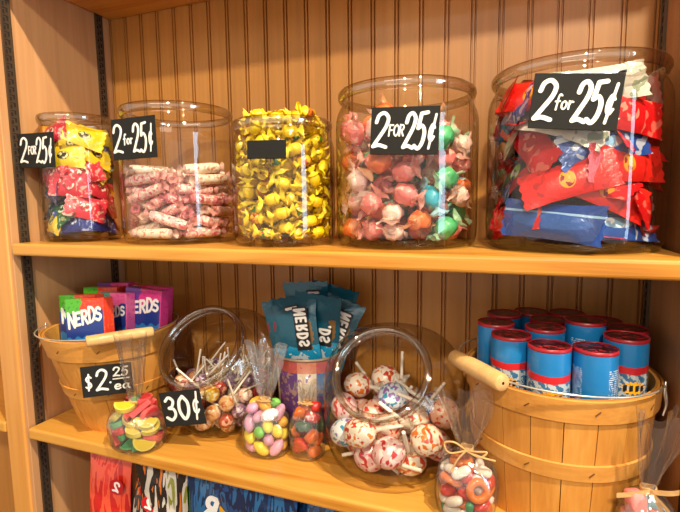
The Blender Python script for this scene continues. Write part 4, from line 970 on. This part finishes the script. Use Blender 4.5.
for kind, x, y, dz, rz, ry, rx, wd, lab in (
    ('green and red', -.187, -.217, .008, 3, -5, -5, .083, 'green and red candy box at the very front of the small basket'),
    ('green and red', -.239, -.189, .006, 2, -4, -5, .083, 'green and red candy box half hidden at the left of the front box'),
    ('teal and pink', -.187, -.166, .008, 2, -1, -5, .062, 'narrow pink candy box right behind the front green and red box'),
    ('green and red', -.238, -.142, .012, 2, -3, -5, .080, 'green and red candy box in the third row from the front'),
    ('purple and pink', -.149, -.142, .014, 1, 3, -5, .080, 'purple and pink candy box at the right of the small basket, showing its printed name'),
    ('red and pink', -.157, -.117, .014, 1, 2, -5, .076, 'pink-edged candy box directly behind the purple and pink one'),
    ('purple and pink', -.233, -.117, .016, 2, -3, -5, .074, 'rearmost purple and pink candy box at the left of the small basket')):
    carton(kind, (x, y, FZ + dz + .004), (D_(rx), D_(ry), D_(rz)), lab, wd)

# ------------------------------------------------------------------ blue candy cans in the large basket
def can_mat():
    m, nt, out = new_mat('can_print'); g = N(nt); v = g.obj(); x, y, z = g.xyz(v)
    ang = g.math('ARCTAN2', x, g.math('MULTIPLY', y, -1.0))               # 0 at the can's front
    aa = g.math('ABSOLUTE', ang)
    col = g.mix(g.math('MULTIPLY', g.noise(v, 40, 2), .5), srgb('1670b4'), srgb('1f8cca'))
    # block of small white print on the back
    lines = g.math('GREATER_THAN', g.math('SINE', g.math('MULTIPLY', z, 2600.0)), .2)
    tx = g.math('MULTIPLY', g.math('GREATER_THAN', g.noise(g.obj(scale=(1, 1, .4)), 420, 1), .47), lines)
    blk = g.math('MULTIPLY', g.math('MULTIPLY', g.math('GREATER_THAN', aa, 1.75), g.math('LESS_THAN', aa, 2.55)), g.math('LESS_THAN', z, .082))
    col = g.mix(g.math('MULTIPLY', g.math('MULTIPLY', tx, blk), .8), col, srgb('e6f0f8'))
    front = g.math('LESS_THAN', aa, 1.45)
    low = g.math('MULTIPLY', front, g.math('LESS_THAN', z, .062))
    pale = g.mix(g.math('GREATER_THAN', g.noise(g.obj(), 190, 2), .52), srgb('3a6f9a'), srgb('b8c4c8'))
    col = g.mix(low, col, pale)
    band = g.math('LESS_THAN', g.math('ABSOLUTE', g.math('SUBTRACT', z, g.math('ADD', .0655, g.math('MULTIPLY', aa, .002)))), .0042)
    col = g.mix(g.math('MULTIPLY', band, g.math('LESS_THAN', aa, 1.75)), col, srgb('c8242c'))
    g.l(g.bsdf(col, .3, .5, .05, .3), out.inputs[0]); return m
M_CAN = can_mat(); M_CANTOP = speckle('can_lid_print', '3a1018', ['a3202b', '1a0a10'], 160, .4, .54); M_CANRIM = plain('can_red_rim', '9c1f2a', .35, .5)
M_YEL = plain('print_yellow', 'e8a51c', .4, .5); M_BLACK = plain('print_black', '17171a', .4)
def can(loc, rz, label):
    r, h = .0238, .101; o = empty('candy_can', loc, (0, 0, rz)); tag(o, label, 'candy can', 'blue candy cans in the large basket')
    MB().lathe([(r*.9, 0), (r*.97, .001), (r, .004), (r, h-.006), (r*.995, h-.004)], 36).build('can_body', M_CAN, o)
    t = MB(); t.lathe([(r*.995, h-.004), (r*1.008, h-.0035), (r*1.008, h+.0003), (r*.955, h+.0008), (r*.93, h-.0005)], 36, 1); t.lathe([(r*.93, h-.0005), (r*.6, h-.0002), (0, h)], 36, 0); t.build('lid', [M_CANTOP, M_CANRIM], o)
    e = MB(); n = 30; pts = []                            # jagged yellow burst under the band
    ring = []
    for k in range(n):
        a = 2*PI*k/n; q = (1 if k % 2 else .72)
        ring.append((.0145*q*math.cos(a), .046 + .0085*q*math.sin(a)))
    def on(u, z, d): return ((r+d)*math.sin(u/r), -(r+d)*math.cos(u/r), z)
    e.add([on(0, .046, .0005)] + [on(u, z, .0005) for u, z in ring], [[0, 1+k, 1+(k+1) % n] for k in range(n)], 0, False)
    for k in range(4):
        u = -.009 + .006*k; e.add([on(u-.0018, .042, .0008), on(u+.0018, .043, .0008), on(u+.0018, .050, .0008), on(u-.0018, .049, .0008)], [[0, 1, 2, 3]], 1, False)
    e.build('emblem', [M_YEL, M_BLACK], o); return o
CF = ZL + .1185
def cfront(a, rad): return (.532 + rad*math.cos(D_(a)), -.1235 + rad*math.sin(D_(a)))
for a, rad, dz, rz, lab in (
    (258, .079, .000, 6, 'blue candy can at the front of the large basket, third from the wooden grip'),
    (222, .079, .003, -10, 'blue candy can at the front of the large basket, second from the wooden grip'),
    (186, .079, .006, 150, 'blue candy can with a block of white print next to the wooden grip'),
    (294, .079, .000, 175, 'blue candy can showing its plain blue back at the front of the large basket'),
    (330, .079, .008, 14, 'blue candy can at the right front, near the wire ear of the large basket'),
    (6, .079, .006, 30, 'blue candy can at the right side behind the rightmost front can'),
    (42, .079, .004, 90, 'blue candy can at the right rear of the large basket'),
    (78, .079, .006, 0, 'blue candy can in the middle of the rear row of the large basket'),
    (114, .079, .006, -60, 'blue candy can left of the middle in the rear row of the large basket'),
    (150, .079, .008, 40, 'blue candy can at the left rear of the large basket'),
    (232, .030, .008, 20, 'blue candy can just behind the front row, towards the wooden grip'),
    (352, .030, .016, 100, 'raised blue candy can just behind the plain-backed front can'),
    (112, .030, .006, 60, 'blue candy can at the centre rear of the large basket')):
    x, y = cfront(a, rad); can((x, y, CF + dz), D_(rz), lab)

# ------------------------------------------------------------------ printed tub with upright candy bags
def tub_mat():
    m, nt, out = new_mat('tub_print'); g = N(nt); v = g.obj(); x, y, z = g.xyz(v)
    ang = g.math('ARCTAN2', y, x)
    base = g.ramp(g.math('ADD', g.math('DIVIDE', ang, 2*PI), .5), [(0, srgb('e9dcc4')), (.13, srgb('5f3a78')), (.26, srgb('e6d7bd')), (.35, srgb('5b7fae')), (.55, srgb('d8863c')), (.8, srgb('e9dcc4'))])
    for e in base.node.color_ramp.elements: pass
    base.node.color_ramp.interpolation = 'CONSTANT'
    sp = g.math('GREATER_THAN', g.noise(g.obj(), 110, 2, .5), .57); sp2 = g.math('GREATER_THAN', g.noise(g.obj(loc=(.3, .2, .6)), 90, 2, .5), .63)
    col = g.mix(sp2, g.mix(g.math('MULTIPLY', sp, .5), base, srgb('c9a06a')), srgb('8a4a9a'))
    top = g.math('GREATER_THAN', z, .118); col = g.mix(g.math('MULTIPLY', top, .75), col, srgb('cf5a3a'))
    g.l(g.bsdf(col, .35, .5, 0, .3), out.inputs[0]); return m
TX, TY = .152, -.082
tub = empty('printed_tub', (TX, TY, ZL)); tag(tub, 'round patterned paper tub holding the teal candy bags', 'tub')
t = MB(); t.lathe([(0, .003), (.046, .003), (.047, 0), (.050, .0), (.0555, .139), (.0535, .139), (.047, .005)], 56); t.build('tub_wall', tub_mat(), tub)
t = MB(); t.lathe([(.0535, .1385), (.0565, .1375), (.0572, .140), (.0560, .1422), (.0535, .1415), (.0535, .1385)], 56); t.build('tub_rim', plain('tub_rim', 'b9a58e', .3, .5, .3), tub)
t = MB(); t.lathe([(0, .042), (.047, .042), (.047, .048), (0, .048)], 40, smooth=False); t.build('inner_floor', plain('tub_card', 'a98a62', .8), tub)
def ropebag_mat():
    m, nt, out = new_mat('rope_bag_print_shaded'); g = N(nt); v = g.obj(); x, y, z = g.xyz(v)   # x runs up the bag
    col = g.mix(g.math('GREATER_THAN', x, g.math('ADD', -.012, g.math('MULTIPLY', g.noise(v, 50, 2), .02))), srgb('1a9fd0'), srgb('125c74'))  # dim top over bright cyan: upper shelf's shadow edge painted into the print
    bl = g.noise(g.obj(), 120, 2, .6); low = g.math('LESS_THAN', x, -.002)
    col = g.mix(g.math('MULTIPLY', low, g.math('GREATER_THAN', bl, .66)), col, srgb('d8eef4'))
    col = g.mix(g.math('MULTIPLY', g.math('LESS_THAN', x, -.05), g.math('GREATER_THAN', g.noise(g.obj(), 70, 1), .5)), col, srgb('8c3f9c'))
    jag = g.math('MULTIPLY', g.math('SUBTRACT', g.noise(g.obj(), 170, 2), .5), 3.2)
    def disc(cx, cy, a, b): return g.math('LESS_THAN', g.math('ADD', jag, g.math('ADD', g.math('POWER', g.math('DIVIDE', g.math('SUBTRACT', x, cx), a), 2.0), g.math('POWER', g.math('DIVIDE', g.math('SUBTRACT', y, cy), b), 2.0))), 1.0)
    col = g.mix(disc(-.026, .004, .012, .016), col, srgb('cfe2ec')); col = g.mix(disc(-.027, .002, .006, .007), col, srgb('a8433c'))
    col = g.mix(disc(.034, -.038, .008, .004), col, srgb('8a3444')); col = g.mix(disc(.018, .026, .022, .006), col, srgb('8c6a3c'))
    nrm = g.bump(g.noise(v, 90, 3, .6), .5, .002)
    g.l(g.bsdf(col, .25, .6, .15, .3, nrm), out.inputs[0]); return m
M_ROPE = ropebag_mat()
def upright(mb):                                          # packet's long axis up, its face towards the room
    return Matrix.Rotation(D_(-90), 4, 'Y') @ Matrix.Rotation(D_(90), 4, 'X')
def rope_bag(loc, lean, yaw, pitch, label, seed, h=.156, w=.084):
    o = empty('candy_bag', loc, (D_(pitch), D_(lean), D_(yaw))); tag(o, label, 'candy bag', 'teal candy bags in the patterned tub')
    body = packet_mb(h, w, .0105, seed, .07, 20, 10)
    M = Matrix(((0, 1, 0, 0), (0, 0, -1, 0), (1, 0, 0, h/2), (0, 0, 0, 1)))   # x->z, y->x, z->-y
    b = body.build('bag_body', M_ROPE, o); b.matrix_local = M
    p = MB(); p.add([(-.008, -.0125, .0063), (.064, -.0125, .0063), (.064, .0125, .0063), (-.008, .0125, .0063)], [[0, 1, 2, 3]], 0, False)
    lt = lettering([('N', .0, 0, .0175, .018, .0042), ('E', .0135, 0, .0155, .0165, .004), ('R', .0265, 0, .0155, .017, .004), ('D', .0395, 0, .0155, .0175, .004), ('S', .0525, 0, .0155, .0155, .004)], 0, .0003)
    p.add(lt.v, lt.f, 1, False, Matrix.Translation((.0605, .0088, .0066)) @ Matrix.Rotation(D_(180), 4, 'Z'))
    q = p.build('name_strip', [M_BLACK, M_WHITE], o); q.matrix_local = M @ Matrix.Translation((0, .015, 0)); return o
TB = ZL + .0485
for x, y, ln, yaw, pit, dz, sd, lab in (
    (.154, -.110, -8, 4, -2, .060, 1, 'frontmost teal candy bag leaning left in the patterned tub'),
    (.160, -.088, 6, 4, -2, .066, 2, 'teal candy bag right behind the frontmost one, its name strip upright'),
    (.157, -.077, 19, 4, -2, .062, 3, 'teal candy bag leaning furthest right in the patterned tub'),
    (.149, -.099, -14, 4, -2, .060, 4, 'teal candy bag leaning furthest left behind the frontmost one'),
    (.150, -.066, -4, 4, -2, .080, 5, 'teal candy bag at the rear left of the tub'),
    (.158, -.055, 13, 4, -2, .078, 6, 'teal candy bag at the rear right of the tub')):
    rope_bag((x, y, TB + dz - .03), ln, yaw, pit, lab, sd)

# ------------------------------------------------------------------ packs under the lower shelf
def pack(loc, yaw, lean, mat, label, disc, seed, dy, w=.088, grp='tall candy packs under the lower shelf'):
    h = .285; o = empty('hanging_pack', loc, (D_(-3), D_(lean), D_(yaw))); o.name = 'licorice_pack'; tag(o, label, 'candy pack', grp)
    M = Matrix(((0, 1, 0, 0), (0, 0, -1, 0), (1, 0, 0, h/2), (0, 0, 0, 1)))
    b = packet_mb(h, w, .017, seed, .06, 22, 10).build('pack_body', mat, o); b.matrix_local = M
    e = MB(); z0 = .0105; n = 28
    if disc == 'red':
        r = .014; e.add([(r*math.cos(2*PI*k/n), r*math.sin(2*PI*k/n), z0) for k in range(n)], [list(range(n))], 0, False)
        lt = lettering([('2', -.0055, -.008, .017, .016, .0038)], z0+.0002, .0003); e.add(lt.v, lt.f, 1, False, Matrix.Rotation(D_(-70), 4, 'Z'))
        pos = (.076, dy, 0); mats = [plain('pack_red_disc', 'c01f26', .3), M_WHITE]
    else:
        lt = lettering([('R', -.011, -.016, .036, .036, .0085)], z0+.0002, .0003); e.add(lt.v, lt.f, 1, False, Matrix.Rotation(D_(-72), 4, 'Z'))
        e.ellipsoid((.002, .024, z0), (.013, .009, .0006), 14, 6, 0); pos = (.088, dy, 0); mats = [M_YEL, M_WHITE]
    q = e.build('logo', mats, o); q.matrix_local = M @ Matrix.Translation(pos); return o
def streak(name, cols, sc=(6, 60, 60), rot=.5):
    m, nt, out = new_mat(name); g = N(nt); f = g.noise(g.obj(scale=sc, rot=(0, 0, rot)), 1.2, 2, .3)
    r = g.ramp(f, [(.2 + .6*k/len(cols), srgb(c)) for k, c in enumerate(cols)]); r.node.color_ramp.interpolation = 'CONSTANT'
    g.l(g.bsdf(r, .25, .6, 0, .3, g.bump(g.noise(g.obj(), 80, 2), .4, .002)), out.inputs[0]); return m
SR = streak('licorice_red', ['c11a1c', 'e23322', 'f0583a', 'c8241f', 'a81a1c']); SM_ = streak('licorice_mixed', ['5a6a2a', 'd8742c', '2a2420', 'cfc8bb', '8a8f35'])
SB = streak('pack_blue_green', ['1d5fa8', '2f86c4', 'cfdde2', '3f8f4a', '1a4c8c']); SN = streak('pack_navy', ['123a6b', '18528f', '0e2c54', '2a6aa0', '14375f'])
for x, y, yaw, ln, mt, dc, dy, lab in (
    (-.186, -.206, 10, -2, SR, 'red', .024, 'red licorice pack at the left end under the lower shelf'),
    (-.108, -.194, 12, 1, SM_, 'red', -.006, 'orange and olive licorice pack second from the left under the lower shelf'),
    (-.058, -.216, 10, 0, SM_, 'red', -.024, 'striped licorice pack with red disc third from the left under the lower shelf'),
    (-.012, -.196, 10, 2, SB, 'blue', .012, 'blue and green candy pack between the licorice and the navy packs'),
    (.034, -.212, 8, 0, SN, 'blue', .0, 'navy candy pack, leftmost of the navy ones'),
    (.086, -.196, 8, 1, SN, 'blue', .0, 'navy candy pack, second of the navy ones'),
    (.142, -.214, 6, 0, SN, 'blue', -.004, 'navy candy pack, third of the navy ones, beside the last'),
    (.212, -.200, 6, -1, SN, 'blue', .0, 'navy candy pack, last one before the dark gap')):
    pack((x, y, ZB + .0035), yaw, ln, mt, lab, dc, int(abs(x)*1000), dy)

# ------------------------------------------------------------------ price cards
def two_for(small='for', cap=False, b=.0044):
    it = [('2', -.0385, -.020, .028, .041, b)]
    xs = (-.0195, -.013, -.0065)
    for c, x in zip('FOR' if cap else 'for', xs): it.append((c, x, -.008 if not cap else -.006, .0105, .015 if not cap else .013, .0019))
    it += [('2', -.0008, -.021, .0195, .041, b), ('5', .0122, -.021, .0190, .042, b), ('c/', .0275, -.018, .0140, .036, b*.62)]
    return it
E90 = D_(90)
price_card(.083, .057, two_for(cap=True, b=.0034), (-.277, -.2187, 1.4655), (E90, D_(1), 0), 'black card reading 2 for 25 cents on the left end jar', .05)
price_card(.083, .060, two_for(b=.0036), (-.056, -.2317, 1.4705), (E90, D_(-1), 0), 'black card reading 2 for 25 cents on the jar of tablet rolls', .0)
price_card(.059, .0245, [], (.161, -.2247, 1.4435), (E90, D_(2), 0), 'small blank black label on the short jar of yellow candies', 0, None)
price_card(.083, .056, two_for(cap=True), (.347, -.2225, 1.456), (E90, D_(3), 0), 'black card reading 2 for 25 cents on the pastel taffy jar', .1)
price_card(.085, .057, two_for(b=.0047), (.529, -.2272, 1.473), (E90, D_(6), 0), 'black card reading 2 for 25 cents on the largest jar', .09)
price_card(.074, .056, [('3', -.031, -.017, .030, .036, .0046), ('0', -.007, -.017, .032, .036, .0052), ('c/', .018, -.016, .022, .040, .0030)], (-.0035, -.2195, 1.057), (E90, D_(-11), D_(6)), 'black card reading 30 cents leaning on the small lollipop jar', .05)
price_card(.076, .051, [('$', -.041, -.016, .022, .030, .0032), ('2', -.021, -.020, .034, .042, .0046), ('.', .0045, -.006, .01, .01, .004),
   ('2', .012, .006, .020, .018, .0030), ('5', .027, .006, .020, .018, .0030), ('_', .011, .0005, .030, .004, .0022), ('e', .012, -.021, .024, .017, .0030), ('a', .027, -.021, .024, .017, .0030)],
   (-.1345, -.2375, 1.093), (E90, D_(-2), D_(33)), 'black card reading 2.25 each on the small basket', .05, k=.81)

# ------------------------------------------------------------------ light, camera, world
def lamp(name, kind, loc, target, energy, col, **kw):
    d = bpy.data.lights.new(name, kind); d.energy = energy; d.color = col
    for k, v in kw.items(): setattr(d, k, v)
    o = link(name, d, None, loc); o.rotation_euler = (Vector(target) - Vector(loc)).to_track_quat('-Z', 'Y').to_euler(); return o
lamp('ceiling_spot_near', 'SPOT', (1.0, -.90, 2.73), (.15, -.1, 1.2), 205, (1.0, .84, .62), spot_size=D_(110), spot_blend=.4, shadow_soft_size=.025)
lamp('ceiling_spot_far', 'SPOT', (.75, -2.25, 2.80), (.2, -.1, 1.25), 165, (1.0, .87, .68), spot_size=D_(80), spot_blend=.4, shadow_soft_size=.06)
lamp('shop_window', 'AREA', (3.0, -1.15, 1.55), (.2, -.3, 1.3), 24, (.58, .80, 1.0), shape='RECTANGLE', size=.55, size_y=1.7)
lamp('room_fill', 'AREA', (.3, -3.2, 2.9), (.2, 0, 1.2), 30, (1.0, .88, .74), shape='RECTANGLE', size=2.5, size_y=1.2)  # added soft frontal fill to raise the ambient level, no known fixture
w = bpy.data.worlds.new('World'); bpy.context.scene.world = w; w.use_nodes = True
w.node_tree.nodes['Background'].inputs[0].default_value = (1.0, .86, .72, 1); w.node_tree.nodes['Background'].inputs[1].default_value = .82
cd = bpy.data.cameras.new('camera'); cd.sensor_fit = 'HORIZONTAL'; cd.sensor_width = 36; cd.lens = 464.2242/680*36; cd.clip_start = .02
cam = link('camera', cd); ya, pi_, ro = .3599, .1103, -.0124
fw = Vector((-math.sin(ya)*math.cos(pi_), math.cos(ya)*math.cos(pi_), -math.sin(pi_))); r_ = fw.cross(Vector((0, 0, 1))).normalized(); u_ = r_.cross(fw)
r2 = math.cos(ro)*r_ + math.sin(ro)*u_; u2 = -math.sin(ro)*r_ + math.cos(ro)*u_
cam.matrix_world = Matrix(((r2.x, u2.x, -fw.x, .47344), (r2.y, u2.y, -fw.y, -.78044), (r2.z, u2.z, -fw.z, 1.36933), (0, 0, 0, 1)))
sc = bpy.context.scene; sc.camera = cam
sc.view_settings.view_transform = 'Standard'; sc.view_settings.look = 'None'; sc.view_settings.gamma = 1; sc.view_settings.use_curve_mapping = False
sc.view_settings.exposure = 0.0
sc.cycles.max_bounces = 14; sc.cycles.transparent_max_bounces = 40; sc.cycles.transmission_bounces = 10; sc.cycles.diffuse_bounces = 4
sc.cycles.caustics_reflective = False; sc.cycles.caustics_refractive = False; sc.cycles.sample_clamp_indirect = 6
